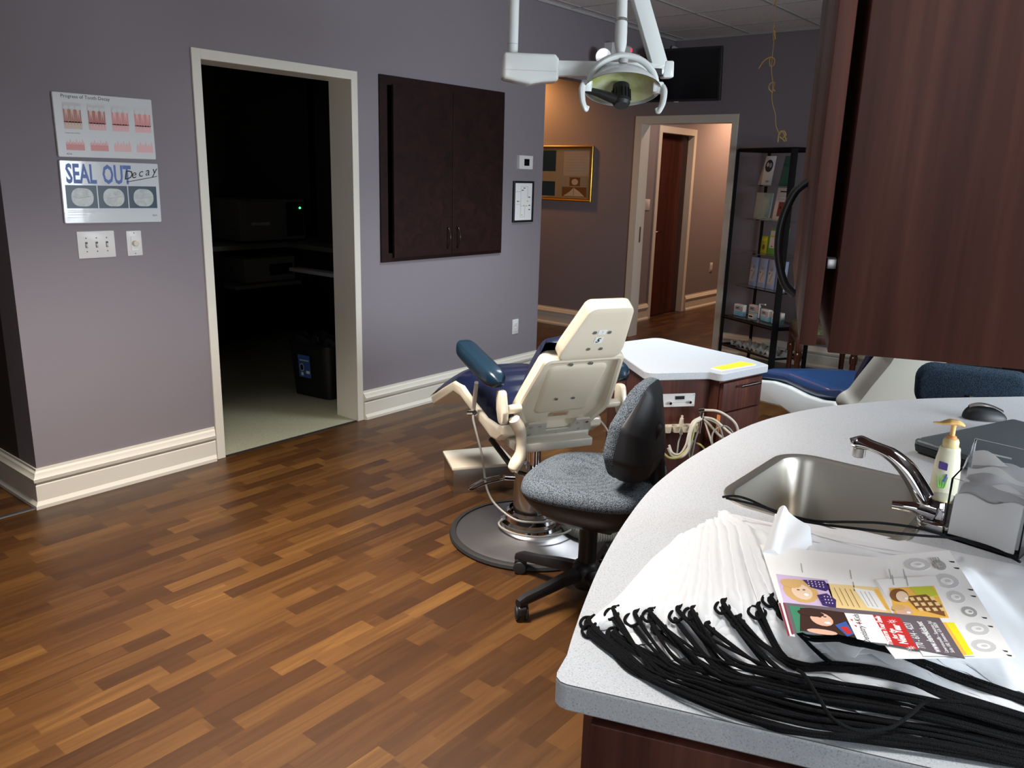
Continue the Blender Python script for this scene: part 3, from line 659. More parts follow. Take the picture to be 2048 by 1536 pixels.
def exg3(m, F): m.m('paper'); m.rect(-.022, .03, .022, .19, F); m.m('yellow').rect(-.025, .14, .025, .15, F, .0003); m.m('black_ink').rect(-.01, .17, .01, .175, F, .0004)
card('small green and yellow toothbrush pack on the third glass shelf', .285, .12, z, .07, .14, 'lime', 0, 3, .03, exg, 'package', 'toothbrush_pack')
card('large green and white pack on the third glass shelf', .39, .12, z, .10, .215, 'leaf', 0, 3, .04, exg2, 'package', 'toothbrush_pack')
card('bright green striped pack beside the front post of the shelf', .49, .12, z, .06, .22, 'leaf', 0, 3, .04, exg3, 'package', 'toothbrush_pack')
z = SHZ[3]+.005
def exb(m, F): m.m('lgrey'); m.rect(-.032, .04, .032, .15, F); m.m('grey_ink'); m.disc(.0, .16, .014, .014, F, .0003); m.poly([(-.02, .06), (-.01, .055), (.02, .12), (.012, .13)], F, .0003); m.m('black_ink').rect(-.028, .12, -.018, .13, F, .0004)
c0 = card('pale blue blister pack in the row on the fourth glass shelf', .20, .11, z, .085, .24, 'clearblue', 0, 3, .03, exb, 'package', 'blister_pack', 'blister packs on the fourth shelf')
for i, x in enumerate((.31, .42, .53)):
    c = c0.copy(); C.objects.link(c); c['label'] = 'pale blue blister pack, '+('second from the left on the fourth shelf', 'third from the left on the fourth shelf', 'rightmost beside the front post on the fourth shelf')[i]; c.matrix_world = Matrix.Translation(ST.to_3x3() @ Vector((x-.20, 0, 0))) @ c0.matrix_world
c0['label'] = 'pale blue blister pack at the left end of the fourth shelf'
card('pale blue blister pack beyond the front post on the fourth shelf', .64, .2, z, .10, .24, 'clearblue', -75, 3, .03, exb, 'package', 'blister_pack', 'blister packs on the fourth shelf')
z = .405
def floss(label, x, y, rot, key='aqua', zz=0):
    T = ST @ Matrix.Translation((x, y, z+zz)) @ Matrix.Rotation(R(rot), 4, 'Z')
    m = M().m(key); m.box((-.055, -.02, 0), (.055, .02, .040), .002, T=T); m.m('paper'); m.box((-.055, -.019, .0402), (.055, .019, .098), .002, T=T)
    F = T @ Matrix(((1, 0, 0, 0), (0, 0, -1, -.0195), (0, 1, 0, 0), (0, 0, 0, 1)))
    m.m('blue_ink').rect(-.042, .055, .015, .082, F, .0008, .0006); m.m('paper').rect(-.038, .060, .011, .077, F, .0016, .0004); m.m('black_ink').rect(-.034, .064, .007, .073, F, .0021, .0004); m.m('pinky').disc(.034, .062, .015, .022, F, .0008, .0006)
    tag(m.build('floss_box'), label, 'package', 'small boxes on the bottom glass shelf')
floss('small white and aqua box at the left of the bottom glass shelf', .11, .09, 5)
floss('small aqua box standing behind the leftmost box on the bottom shelf', .18, .19, 0)
floss('small white box in the middle of the bottom glass shelf', .40, .13, -8)
floss('small white box nearest the front post on the bottom shelf', .55, .12, 0)
T = ST @ Matrix.Translation((.30, .07, z)); m = M().m('grey_ink'); m.box((-.035, -.02, 0), (.035, .02, .05), .002, T=T); m.m('paper'); m.box((-.03, -.0215, .012), (.03, -.02, .042), T=T); m.m('black_ink').box((-.024, -.0225, .02), (.024, -.0215, .034), T=T); tag(m.build('floss_box'), 'low grey box in front on the bottom glass shelf', 'package', 'small boxes on the bottom glass shelf')
T = ST @ Matrix.Translation((.31, .19, z)); m = M().m('grey_ink'); m.box((-.05, -.02, 0), (.05, .02, .09), .002, T=T); m.m('paper').tube([T @ Vector((-.05, -.02, .0)), T @ Vector((-.05, -.02, .12)), T @ Vector((.02, -.02, .125))], .008, 6); tag(m.build('toothbrush_pack'), 'dark grey pack with a white rod behind on the bottom shelf', 'package', 'small boxes on the bottom glass shelf')
m = M().m('foil')
def cr(u, v): return ST @ Vector((.05+.56*u, .05+.22*v, .155+.02*math.sin(u*23+v*4)*math.sin(v*17)+.012*math.sin(u*61)))
m.grid(cr, 50, 14); tag(m.build('magazine'), 'crumpled grey papers lying on the low rack of the display shelf', 'papers')

# ================================================================ wooden side chair right of the shelf
WT = frame((6.22, 2.05, 0), (.45, .89, 0), (-.89, .45, 0))      # x = towards the shelf side, y = back... seat square
t = thing('side_chair', 'carved red-wood side chair with olive seat beside the display shelf', 'chair', (6.22, 2.05, 0))
T0 = rotz(-62, (6.335, 2.015, 0))
def leg(x, y):
    m = M().m('redwood'); T = T0 @ Matrix.Translation((x, y, 0))
    m.box((-.026, -.026, .30), (.026, .026, .41), .003, T=T); m.lathe([(.014, 0), (.018, .02), (.022, .26), (.028, .275), (.022, .285), (.026, .30)], 16, T)
    for q in range(8): a = q*PI/4; m.tube([T @ Vector((.023*math.cos(a), .023*math.sin(a), .225)), T @ Vector((.025*math.cos(a), .025*math.sin(a), .285))], .005, 6)
    return m
for x, y in ((-.2, -.2), (.2, -.2), (-.2, .2), (.2, .2)): leg(x, y).build('leg', t)
m = M().m('redwood'); m.stack([(-.226, -.226), (.226, -.226), (.226, .226), (-.226, .226)], .01, rprof(.07, .006, 2, .365), T=T0); m.build('seat_rail', t)
m = M().m('olive'); m.stack([(-.22, -.22), (.22, -.22), (.22, .22), (-.22, .22)], .04, [(0, .434), (0, .455), (.006, .475), (.03, .492), (.08, .5)], T=T0); m.build('seat', t)
m = M().m('redwood')
for y in (-.19, .19): m.tube([T0 @ Vector((.2, y, .43)), T0 @ Vector((.225, y, .7)), T0 @ Vector((.27, y, 1.0))], .018, 8, 5)
m.tube([T0 @ Vector((.27, -.19, 1.0)), T0 @ Vector((.275, 0, 1.03)), T0 @ Vector((.27, .19, 1.0))], .022, 8, 5); m.box((.22, -.05, .5), (.235, .05, .99), T=T0); m.build('backrest', t)

# ================================================================ second treatment station in the background
t = thing('dental_chair', 'farther dental chair with a bright blue seat beyond the counter', 'dental chair', (4.25, 1.25, 0))
SC = frame((4.156, .985, 0), (math.cos(R(46)), math.sin(R(46)), 0), (-math.sin(R(46)), math.cos(R(46)), 0))   # x to the foot end, y left
K = lambda px, py, b: (lambda p: (p.x, p.z))(SC.inverted() @ onp(px, py, SC @ Vector((0, b, 0)), SC.to_3x3() @ Vector((0, 1, 0))))
m = M().m('steeld'); m.lathe([(.34, 0), (.34, .02), (.32, .03), (.14, .05), (.11, .06)], 40, SC @ Matrix.Translation((.22, 0, 0))); m.build('base_plate', t)
m = M().m('brushed'); m.lathe([(.09, .055), (.09, .32), (.06, .33), (.06, .43)], 28, SC @ Matrix.Translation((.22, 0, 0))); m.build('column', t)
AR = Matrix(((1, 0, 0, 0), (0, 0, -1, 0), (0, 1, 0, 0), (0, 0, 0, 1)))   # outline (x, z) extruded along -y
def side(poly, y0, y1, b=.02):
    mm = M(); T = SC @ Matrix.Translation((0, y1, 0)) @ AR; return mm, T, (y1-y0)
sh = [K(1500, 758, .25), K(1545, 762, .25), K(1575, 772, .25), K(1610, 790, .25), K(1640, 800, .25), K(1665, 803, .25), K(1678, 815, .25), K(1672, 850, .25), K(1640, 860, .25), K(1595, 840, .25), K(1560, 815, .25), K(1500, 800, .25)]
if sum(a[0]*b[1]-b[0]*a[1] for a, b in zip(sh, sh[1:]+sh[:1])) < 0: sh = sh[::-1]
m = M().m('white'); T = SC @ Matrix.Translation((0, .25, 0)) @ AR; m.stack(sh, .02, rprof(.50, .015), T=T, n=3); m.build('seat_shell', t)
cu = [K(1500, 762, .22), K(1506, 744, .22), K(1535, 737, .22), K(1580, 742, .22), K(1620, 757, .22), K(1660, 772, .22), K(1700, 776, .22), K(1706, 800, .22), K(1665, 802, .22), K(1635, 799, .22), K(1608, 789, .22), K(1572, 771, .22), K(1535, 763, .22)]
if sum(a[0]*b[1]-b[0]*a[1] for a, b in zip(cu, cu[1:]+cu[:1])) < 0: cu = cu[::-1]
m = M().m('blue'); T = SC @ Matrix.Translation((0, .235, 0)) @ AR; m.stack(cu, .03, rprof(.47, .05, 4), T=T, n=4); m.build('seat_cushion', t)
BKT = frame((0, 0, 0), (0, 1, 0), (-.42, 0, .9)); BK = SC @ Matrix.Translation((-.03, .0, .50)) @ BKT   # local x = left, y = up the back, z = to the front
bp_ = [(-.27, .0), (-.20, -.06), (.20, -.06), (.27, 0), (.268, .05), (.228, .08), (.205, .17), (.165, .30), (.13, .60), (-.13, .60), (-.165, .30), (-.205, .17), (-.228, .08), (-.268, .05)]
m = M().m('creamd'); m.stack(bp_, .06, [(.10, -.075), (.03, -.06), (.008, -.03), (0, 0), (.0, .02)], T=BK, n=4); m.build('back_shell', t)
m = M().m('navy'); m.stack([(-.19, .03), (.19, .03), (.14, .56), (-.14, .56)], .08, rprof(.085, .04, 4, .021), T=BK, n=4); m.build('back_cushion', t)
m = M().m('cream'); m.stack([(-.12, .68), (.12, .68), (.10, .88), (-.10, .88)], .04, rprof(.05, .02, 3, -.02), T=BK); m.build('headrest', t)
# stool whose back shows above the counter
b2c = on(1942, 768, 2, .80); T = rotz(12, (b2c.x+.235*math.cos(R(12)), b2c.y+.235*math.sin(R(12)), 0)); t = thing('operator_stool', 'blue-grey stool whose rounded back shows above the far counter edge', 'stool', T)
def star(t, T, rad=.29, spin=0, parts=True):
    m = M().m('black')
    for i in range(5):
        a = R(spin+72*i); d = Vector((math.cos(a), math.sin(a), 0)); s_ = Vector((-d.y, d.x, 0))
        secs = [(.02, .030, .085, .13), (.12, .024, .080, .118), (.22, .020, .068, .10), (rad-.01, .021, .062, .092), (rad+.018, .016, .055, .080)]
        m.loft([[T @ (d*r+s_*(w*.8)+Vector((0, 0, z0))), T @ (d*r+s_*w+Vector((0, 0, (z0+z1)/2))), T @ (d*r+s_*w*.6+Vector((0, 0, z1))), T @ (d*r-s_*w*.6+Vector((0, 0, z1))), T @ (d*r-s_*w+Vector((0, 0, (z0+z1)/2))), T @ (d*r-s_*(w*.8)+Vector((0, 0, z0)))] for r, w, z0, z1 in secs])
    m.lathe([(.045, .045), (.055, .06), (.055, .125), (.045, .14), (.034, .15)], 24, T); m.build('star_base', t, sharp=50)
    for i in range(5):
        a = R(spin+72*i); CT = T @ Matrix.Translation((rad*math.cos(a), rad*math.sin(a), 0)) @ Matrix.Rotation(a+R(60+37*i), 4, 'Z')
        m = M().m('black'); m.lathe([(.010, .05), (.010, .075)], 10, CT @ Matrix.Translation((0, .012, 0))); m.stack([(-.027, .02), (.027, .02), (.024, .056), (-.02, .062)], .012, rprof(.030, .004, 2), T=CT @ Matrix.Translation((0, .015, 0)) @ AR)
        c = m.build('caster', t)
        for y in (-.024, .010):
            m = M().m('blacks'); m.lathe([(.016, 0), (.0245, .002), (.0265, .006), (.0245, .012), (.016, .014)], 22, CT @ Matrix.Translation((0, y, .0266)) @ Matrix.Rotation(R(-90), 4, 'X')); m.build('wheel', c)
star(t, T, .28, 20)
m = M().m('black'); m.lathe([(.028, .14), (.028, .42), (.05, .43), (.12, .45)], 24, T); m.build('gas_column', t)
m = M().m('fabricb'); m.lathe([(.19, .45), (.205, .47), (.205, .50), (.19, .515), (.12, .525), (.0, .53)], 36, T, cap1=False); m.build('seat', t)
m = M().m('black'); m.tube([T @ Vector((-.1, 0, .44)), T @ Vector((-.24, 0, .45)), T @ Vector((-.265, 0, .5)), T @ Vector((-.255, 0, .76))], .018, 8, 5); m.build('back_bracket', t)
m = M().m('fabricb'); B2 = T @ Matrix.Translation((-.235, 0, .75)) @ frame((0, 0, 0), (0, 1, 0), (.0, 0, 1))
m.stack([(-.10, -.10), (.13, -.10), (.19, -.02), (.20, .12), (-.20, .12), (-.19, 0)], .075, rprof(.06, .028, 4, -.03), T=B2, n=6); m.build('backrest', t)
# dark cabinet run far right
t = thing('base_cabinet', 'dark red base cabinet glimpsed at the right edge beyond the stool', 'cabinet', (6.2, -.3, 0))
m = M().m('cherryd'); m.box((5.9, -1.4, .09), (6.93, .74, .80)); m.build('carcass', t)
for i in range(3):
    m = M().m('cherryd'); m.box((5.88, .72-.7*i-.66, .12), (5.899, .72-.7*i, .79), .003); m.build('cabinet_door', t)
tag(M().m('lam').box((5.86, -1.42, .80), (6.93, .76, .835), .005).build('worktop'), 'grey worktop at the right edge behind the stool', 'worktop')

# ================================================================ delivery cabinet by the near dental chair
ZU = .76
U = lambda px, py, z=ZU: tuple(on(px, py, 2, z)[:2])
utop = [U(1293.5, 746), U(1420, 743), U(1443.5, 748.5), U(1538, 729.6), U(1488, 713), U(1315, 674.5), U(1209, 688)]
t = thing('delivery_cabinet', 'dark cherry dental delivery cabinet with grey laminate top behind the near chair', 'cabinet', (3.2, 1.75, 0))
m = M().m('lam'); m.stack(utop, [.04, .015, .04, .012, .012, .05, .02], rprof(.034, .003, 1, ZU-.034)); m.build('top', t)
uc = Vector((3.15, 1.60))
def shrink(p, d=.02): return None
body = rpoly(utop, 0, .028)
b0, b1, b2, b3, b4, b5, b6 = [tuple(p) for p in body]
m = M().m('cherry'); m.stack([b0, b1, b5, b6], 0, [(0, .05), (0, ZU-.034)]); m.m('black').stack([b0, b1, b5, b6], 0, [(.04, 0), (.04, .05)]); m.build('carcass', t)
m = M().m('cherry'); m.stack([b1, b2, b3, b4, b5], 0, [(0, .05), (0, ZU-.034)]); m.m('black').stack([b1, b2, b3, b4, b5], 0, [(.04, 0), (.04, .05)]); m.build('drawer_box', t)
# drawers on the face b2-b3
dF = Vector((b3[0]-b2[0], b3[1]-b2[1], 0)); wF = dF.length; DT = frame((b2[0], b2[1], 0), dF, (0, 0, 1))
for i, (za, zb) in enumerate(((.585, .712), (.395, .578), (.20, .388), (.06, .193))):
    m = M().m('cherry'); m.box((.006, za, 0), (wF-.004, zb, .019), .0015, T=DT); d = m.build('drawer', t)
    hz = zb-.020 if i == 0 else za+.07
    m = M().m('chrome'); x = wF*.58; m.tube([DT @ Vector((x-.065, hz, .019)), DT @ Vector((x-.065, hz, .046)), DT @ Vector((x+.065, hz, .046)), DT @ Vector((x+.065, hz, .019))], .0045, 8); m.build('handle', d)
m = M().m('orange'); m.box((.003, .50, .001), (.0058, .575, .017), T=DT); m.build('edge_strip', t)
# front face b0-b1: control plate, holders
dG = Vector((b1[0]-b0[0], b1[1]-b0[1], 0)); wG = dG.length; GT = frame((b0[0], b0[1], 0), dG, (0, 0, 1))
g = lambda px, py, d=0: (GT.inverted() @ onp(px, py, GT @ Vector((0, 0, d)), GT.to_3x3() @ Vector((0, 0, 1))))
a, b = g(1322, 788), g(1388, 810)
m = M().m('plate'); m.stack([(a.x, b.y-.004), (b.x, b.y-.004), (b.x, a.y), (a.x, a.y)], .002, rprof(.004, .001, 1), T=GT)
m.m('black'); m.rect(a.x+(b.x-a.x)*.42, a.y-.024, a.x+(b.x-a.x)*.68, a.y-.010, GT, .004, .003); m.m('chrome'); m.lathe([(.007, 0), (.006, .012)], 14, GT @ Matrix.Translation((b.x-.024, (a.y+b.y)/2-.010, .004))); m.lathe([(.007, 0), (.006, .012)], 14, GT @ Matrix.Translation((a.x+.04, (a.y+b.y)/2-.012, .004)))
m.m('grey_ink'); m.rect(a.x+.045, (a.y+b.y)/2-.013, b.x-.03, (a.y+b.y)/2-.0115, GT, .004)
for xx in (a.x+.006, b.x-.006):
    for yy in (a.y-.006, b.y+.003): m.disc(xx, yy, .0025, .0025, GT, .004, .001)
m.build('control_plate', t, label='white control plate with switch and knobs')
hp = g(1372, 852); m = M().m('cream'); m.box((hp.x-.13, hp.y-.012, 0), (hp.x+.055, hp.y+.012, .02), .004, T=GT)
for q in (-.10, -.06, -.02, .03):
    HT = GT @ Matrix.Translation((hp.x+q, hp.y-.012, .034)) @ Matrix.Rotation(R(-90), 4, 'X')
    m.lathe([(.020, -.026), (.017, .0), (.014, .0), (.016, -.026)], 16, HT @ Matrix.Rotation(PI, 4, 'X') @ Matrix.Translation((0, 0, -.0)), cap0=False, cap1=False)
m.build('instrument_holder', t, label='cream holder bar with four cups')
# side panel seams and hoses
m = M().m('black'); dS = Vector((b0[0]-b6[0], b0[1]-b6[1], 0)); XT = frame((b6[0], b6[1], 0), dS, (0, 0, 1))
m.box((dS.length*.45, .06, 0), (dS.length*.45+.004, .72, .0015), T=XT); m.box((.02, .50, 0), (dS.length-.01, .504, .0015), T=XT); m.build('panel_seam', t)
m = M().m('chrome'); m.tube([XT @ Vector((dS.length*.55, .52, 0)), XT @ Vector((dS.length*.55, .52, .03)), XT @ Vector((dS.length*.85, .52, .03)), XT @ Vector((dS.length*.85, .52, 0))], .004, 8); m.build('handle', t)
# dental handpieces and their tubing: all traced on planes in front of the cabinet front
def hose(name, label, key, pts, r, parent=None, cat='tubing', group='coiled tubes at the delivery cabinet'):
    mm = M().m(key); P = [GT @ g(px, py, d) for px, py, d in pts]; mm.tube(P, r, 8, 7)
    return mm.build(name, parent) if parent else tag(mm.build(name), label, cat, group)
tt = thing('suction_handpiece', 'chrome suction handpiece hanging upright in the cabinet holder', 'dental handpiece', GT @ g(1403, 865, .04))
mm = M().m('chrome'); mm.tube([GT @ g(1398, 866, .05), GT @ g(1401, 840, .05), GT @ g(1404, 824, .05)], [.007, .010, .011], 14, 4); mm.tube([GT @ g(1397, 821, .05), GT @ g(1408, 819, .055)], .009, 14); mm.build('handle_body', tt)
hose('tube', '', 'hosew', [(1408, 820, .05), (1440, 824, .09), (1470, 846, .12), (1476, 872, .12), (1462, 882, .10), (1440, 872, .08), (1418, 848, .07), (1408, 838, .06)], .0055, tt)
tt = thing('air_water_syringe', 'cream syringe standing in the middle cup of the cabinet holder', 'dental handpiece', GT @ g(1363, 850, .03))
mm = M().m('cream'); mm.tube([GT @ g(1362, 868, .035), GT @ g(1362.5, 848, .035), GT @ g(1364, 836, .035)], [.007, .010, .008], 12, 3); mm.tube([GT @ g(1364, 836, .035), GT @ g(1364.5, 831, .035)], .005, 10); mm.build('handle_body', tt)
hose('tube', '', 'hose', [(1362, 868, .035), (1357, 885, .05), (1355, 900, .07), (1352, 912, .08), (1340, 915, .07)], .0035, tt)
hose('hose', 'white tube looping low in front of the cabinet holder', 'hosew', [(1400, 835, .06), (1385, 845, .08), (1377, 870, .09), (1372, 890, .10), (1360, 908, .10), (1345, 906, .09), (1338, 890, .07)], .005)
hose('hose', 'thick cream tube hanging in the left coil', 'hosew', [(1402, 838, .06), (1388, 848, .09), (1380, 872, .10), (1376, 900, .11), (1362, 914, .11), (1345, 912, .09), (1336, 896, .08)], .006)
hose('hose', 'yellowish tube drooping under the instrument holder', 'hosey', [(1390, 840, .05), (1386, 868, .08), (1378, 892, .10), (1362, 912, .11), (1340, 916, .10), (1325, 905, .08)], .0055)
hose('hose', 'grey tube with a rounded tip hanging from the left coil', 'hose', [(1396, 862, .06), (1390, 880, .08), (1386, 900, .09), (1381, 918, .09), (1378, 905, .09), (1386, 880, .08)], .004)
hose('hose', 'pale tube crossing to the drawers from the chrome handpiece', 'hosew', [(1406, 834, .05), (1430, 840, .08), (1455, 862, .12), (1470, 874, .14), (1484, 884, .14)], .005)
hose('hose', 'thin cream tube forming the small right-hand loop', 'hose', [(1408, 836, .06), (1436, 850, .10), (1446, 880, .12), (1434, 900, .12), (1424, 884, .11), (1428, 862, .10), (1450, 852, .11), (1466, 866, .12), (1465, 880, .13), (1450, 888, .12), (1436, 898, .12)], .0035)
hose('hose', 'thin pale tube in the right coil nearest the counter', 'hosew', [(1408, 838, .05), (1418, 868, .08), (1428, 896, .10), (1440, 892, .12), (1462, 886, .13), (1475, 888, .13)], .004)
hose('hose', 'yellow tube running down behind the counter edge', 'hosey', [(1392, 886, .02), (1404, 892, .05), (1418, 912, .08), (1430, 925, .08)], .004)
hose('hose', 'cream tube from the chair side to the left of the stool back', 'hosew', [(1198, 838, .0), (1212, 856, .02), (1225, 880, .04), (1245, 905, .04)], .004, cat='tubing')
# yellow sticker on the top
m = M().m('paper'); q = [U(1420, 737.5, ZU), U(1442, 742.5, ZU), U(1514, 730, ZU), U(1484, 724, ZU)]; m.stack(q, .006, [(0, ZU), (0, ZU+.0006)])
m.m('yellow'); q = [U(1424, 735.5, ZU), U(1445, 740.5, ZU), U(1512, 728.5, ZU), U(1482, 723.5, ZU)]; m.stack(q, .003, [(0, ZU+.0006), (0, ZU+.0012)])
sT = frame((*q[0], ZU+.0012), (q[3][0]-q[0][0], q[3][1]-q[0][1], 0), (q[0][0]-q[1][0], q[0][1]-q[1][1], 0))
m.m('amber'); 
for i in range(4): m.rect(.03+.03*i, -.012, .05+.03*i, -.009, sT, 0)
m.build('sticker', t, label='bright yellow printed label')
# ================================================================ near dental chair
th = R(63.2)
DC = Matrix.Translation((2.64, 1.99, 0)) @ Matrix.Rotation(th, 4, 'Z')           # local x = towards the foot end, y = left, z up
def Kp(px, py, b):
    p = DC.inverted() @ onp(px, py, DC @ Vector((0, b, 0)), DC.to_3x3() @ Vector((0, 1, 0))); return (p.x, p.z)
def Kx(px, py, a): return DC.inverted() @ onp(px, py, DC @ Vector((a, 0, 0)), DC.to_3x3() @ Vector((1, 0, 0)))
def ccw(p): return p if sum(a[0]*b[1]-b[0]*a[1] for a, b in zip(p, p[1:]+p[:1])) > 0 else p[::-1]
chair = thing('dental_chair', 'near cream dental chair with navy cushions seen from behind, marked 5', 'dental chair', DC)
m = M().m('steeld'); m.lathe([(.335, .004), (.335, .018), (.30, .026), (.16, .040), (.145, .050), (.140, .058)], 64, DC, cap1=False); m.m('chrome'); m.lathe([(.140, .05), (.135, .075), (.118, .085), (.110, .12), (.098, .128)], 48, DC, cap0=False, cap1=False); m.build('base_plate', chair)
m = M().m('rubber'); m.lathe([(.33, 0), (.352, .0), (.358, .008), (.354, .020), (.340, .026), (.330, .024)], 64, DC, cap0=False, cap1=False); m.build('base_rim', chair, label='black rubber rim')
m = M().m('brushed'); m.lathe([(.082, .12), (.082, .300)], 40, DC, cap0=False, cap1=False); m.m('chrome'); m.lathe([(.084, .298), (.088, .304), (.086, .312), (.074, .314), (.03, .312)], 40, DC, cap0=False); m.build('column', chair)
m = M().m('chrome'); m.lathe([(.020, .31), (.020, .50)], 20, DC @ Matrix.Translation((-.012, .005, 0))); m.m('brushed'); m.lathe([(.030, .31), (.030, .50)], 20, DC @ Matrix.Translation((.035, -.02, 0))); m.build('piston_rod', chair)
# seat shell: side outline traced on the plane of its left side, extruded across
sh = [Kp(860, 792, .235), Kp(882, 776, .235), Kp(906, 762, .235), Kp(922, 772, .235), Kp(944, 803, .235), Kp(970, 836, .235), Kp(994, 853, .235), Kp(1004, 850, .235), Kp(1004, 872, .235), Kp(992, 882, .235), Kp(980, 876, .235), Kp(952, 838, .235), Kp(920, 795, .235), Kp(906, 785, .235), Kp(866, 811, .235)]
T = DC @ Matrix.Translation((0, .235, 0)) @ AR
m = M().m('cream'); m.stack(ccw(sh), .012, rprof(.45, .012), T=T, n=3); m.build('seat_shell', chair)
# cushion with a crowned section
top = [Kp(861, 790, .22), Kp(866, 776, .22), Kp(878, 764, .22), Kp(893, 754, .22), Kp(910, 748, .22), Kp(930, 755, .22), Kp(948, 775, .22), Kp(968, 800, .22), Kp(985, 822, .22), Kp(1000, 842, .22)]
bot = [Kp(862, 793, .22), Kp(872, 784, .22), Kp(884, 777, .22), Kp(896, 771, .22), Kp(908, 766, .22), Kp(922, 774, .22), Kp(944, 804, .22), Kp(960, 825, .22), Kp(978, 844, .22), Kp(996, 855, .22)]
top = spline([Vector((a, b, 0)) for a, b in top], 4); bot = spline([Vector((a, b, 0)) for a, b in bot], 4)
def cush(u, v):
    i = u*(len(top)-1); k = min(int(i), len(top)-2); q = i-k
    t_ = top[k].lerp(top[k+1], q); b_ = bot[k].lerp(bot[k+1], q)
    c = 1-abs(2*v-1)**3.2; n = .004*math.sin(u*70)*math.sin(v*PI)
    z = b_.y+(t_.y-b_.y)*(c**.5)+.030*c+n; return DC @ Vector((b_.x*(1-c)+t_.x*c, .228-.456*v, z))
m = M().m('navy'); V = m.grid(cush, 44, 26); m.build('seat_cushion', chair)
m = M().m('black'); 
q = Kx(930, 808, .18); m.box((.22, -.10, .50), (.36, .10, .60), .01, T=DC); m.tube([DC @ Vector((.02, .04, .50)), DC @ Vector((.02, .04, .44))], .05, 12); m.build('foot_mechanism', chair)
# back
a0, z0, ln = -.193, .55, R(33.5)
BKF = DC @ frame((a0, 0, z0), (0, 1, 0), (-math.sin(ln), 0, math.cos(ln)))     # x = left, y = up the back, z = ... front
BKF = BKF if (BKF.to_3x3() @ Vector((0, 0, 1))).dot(DC.to_3x3() @ Vector((1, 0, 0))) > 0 else BKF
zf = 1 if (BKF.to_3x3() @ Vector((0, 0, 1))).dot(DC.to_3x3() @ Vector((1, 0, 0))) > 0 else -1
out = [(-.150, -.01), (.150, -.01), (.212, .10), (.200, .20), (.168, .405), (-.168, .405), (-.200, .20), (-.212, .10)]
rr = [.05, .05, .09, .2, .035, .035, .2, .09]
def bk(pr): return [(i, zf*z) for i, z in pr]
m = M().m('cream')
m.stack(out, rr, bk([(.006, .055), (0, .045), (0, .008), (.005, .001), (.016, -.002), (.026, .002), (.036, .020), (.05, .024)]), T=BKF, n=6)
m.stack([(-.118, .075), (.118, .075), (.128, .345), (-.128, .345)], .03, bk([(0, .024), (.008, .018), (.018, .016)]), T=BKF, cap0=False)
m.build('back_shell', chair)
m = M().m('navy')
def bcush(u, v):
    w = .185-.030*max(0, u-.3)-.03*(1-min(1, u*6)); c = 1-abs(2*v-1)**4; e = 1-abs(2*u-1)**8
    tuft = .008*abs(math.sin(u*15))*c
    return BKF @ Vector((w*(1-2*v), .005+.445*u, zf*(.050+.085*(c**.45)*e**.5-tuft+.01*math.sin(v*9)*math.sin(u*12))))
m.grid(bcush, 40, 24); m.build('back_cushion', chair)
hd = [(-.125, .405), (.125, .405), (.130, .46), (.088, .675), (-.088, .675), (-.130, .46)]
HB = BKF @ Matrix.Translation((0, .41, 0)) @ Matrix.Rotation(R(-3*zf), 4, 'X') @ Matrix.Translation((0, -.41, zf*-.012))
m = M().m('cream'); m.stack(hd, [.03, .03, .1, .035, .035, .1], bk([(.01, .058), (0, .046), (0, .008), (.003, .002), (.010, 0), (.03, 0)]), T=HB, n=6); h = m.build('headrest', chair)
m = M().m('navy'); m.stack([(-.10, .43), (.10, .43), (.070, .630), (-.070, .630)], .04, bk([(0, .055), (-.0, .062), (.01, .072), (.03, .076)]), T=HB, n=5); m.build('headrest_pad', h)
# screws, stickers
RB = HB @ Matrix.Translation((0, 0, -zf*.0006)) @ (Matrix.Rotation(PI, 4, 'Y') if zf > 0 else Matrix())
def scr(mm, x, y, T, r=.0075):
    mm.m('foil'); mm.disc(x, y, r, r, T, 0, .002, 14); mm.m('black_ink'); 
    for k in (-1, 0, 1): mm.rect(x+k*r*.55-r*.13, y-r*.7, x+k*r*.55+r*.13, y+r*.7, T, .002, .0004)
m = M()
for x, y in ((-.030, .555), (.030, .553), (-.024, .468), (.028, .466)): scr(m, x, y, RB, .008)
m.build('screws', h, label='dark slotted screw heads')
m = M().m('plate'); m.rect(-.016, .543, .016, .566, RB, .0001, .0004); m.m('grey_ink').text('5', RB, .020, -.004, .548, .0006); m.m('white'); m.rect(-.016, .497, .018, .528, RB, .0001, .0004); m.m('black_ink').text('5', RB, .030, -.010, .502, .0006, bold=.0012, shear=.25); m.build('number_label', h, label='paper stickers with a black 5')
RC = BKF @ (Matrix.Rotation(PI, 4, 'Y') if zf > 0 else Matrix()) @ Matrix.Translation((0, 0, -.0135))
m = M()
for x, y in ((-.045, .165), (.030, .163)): scr(m, x, y, RC, .007)
for x, y in ((-.04, .352), (.045, .352)): scr(m, x, y, RC @ Matrix.Translation((0, 0, -.005)), .008)
m.build('screws', chair, label='dark slotted screw heads')
m = M().m('tan'); m.rect(-.035, .055, .040, .078, RC @ Matrix.Translation((0, 0, -.004)), 0, .001, .001); m.m('brownp')
for k in range(3): m.rect(-.028, .060+k*.005, .033, .0615+k*.005, RC @ Matrix.Translation((0, 0, -.004)), .001, .0004)
m.build('name_plate', chair, label='small bronze rating plate')
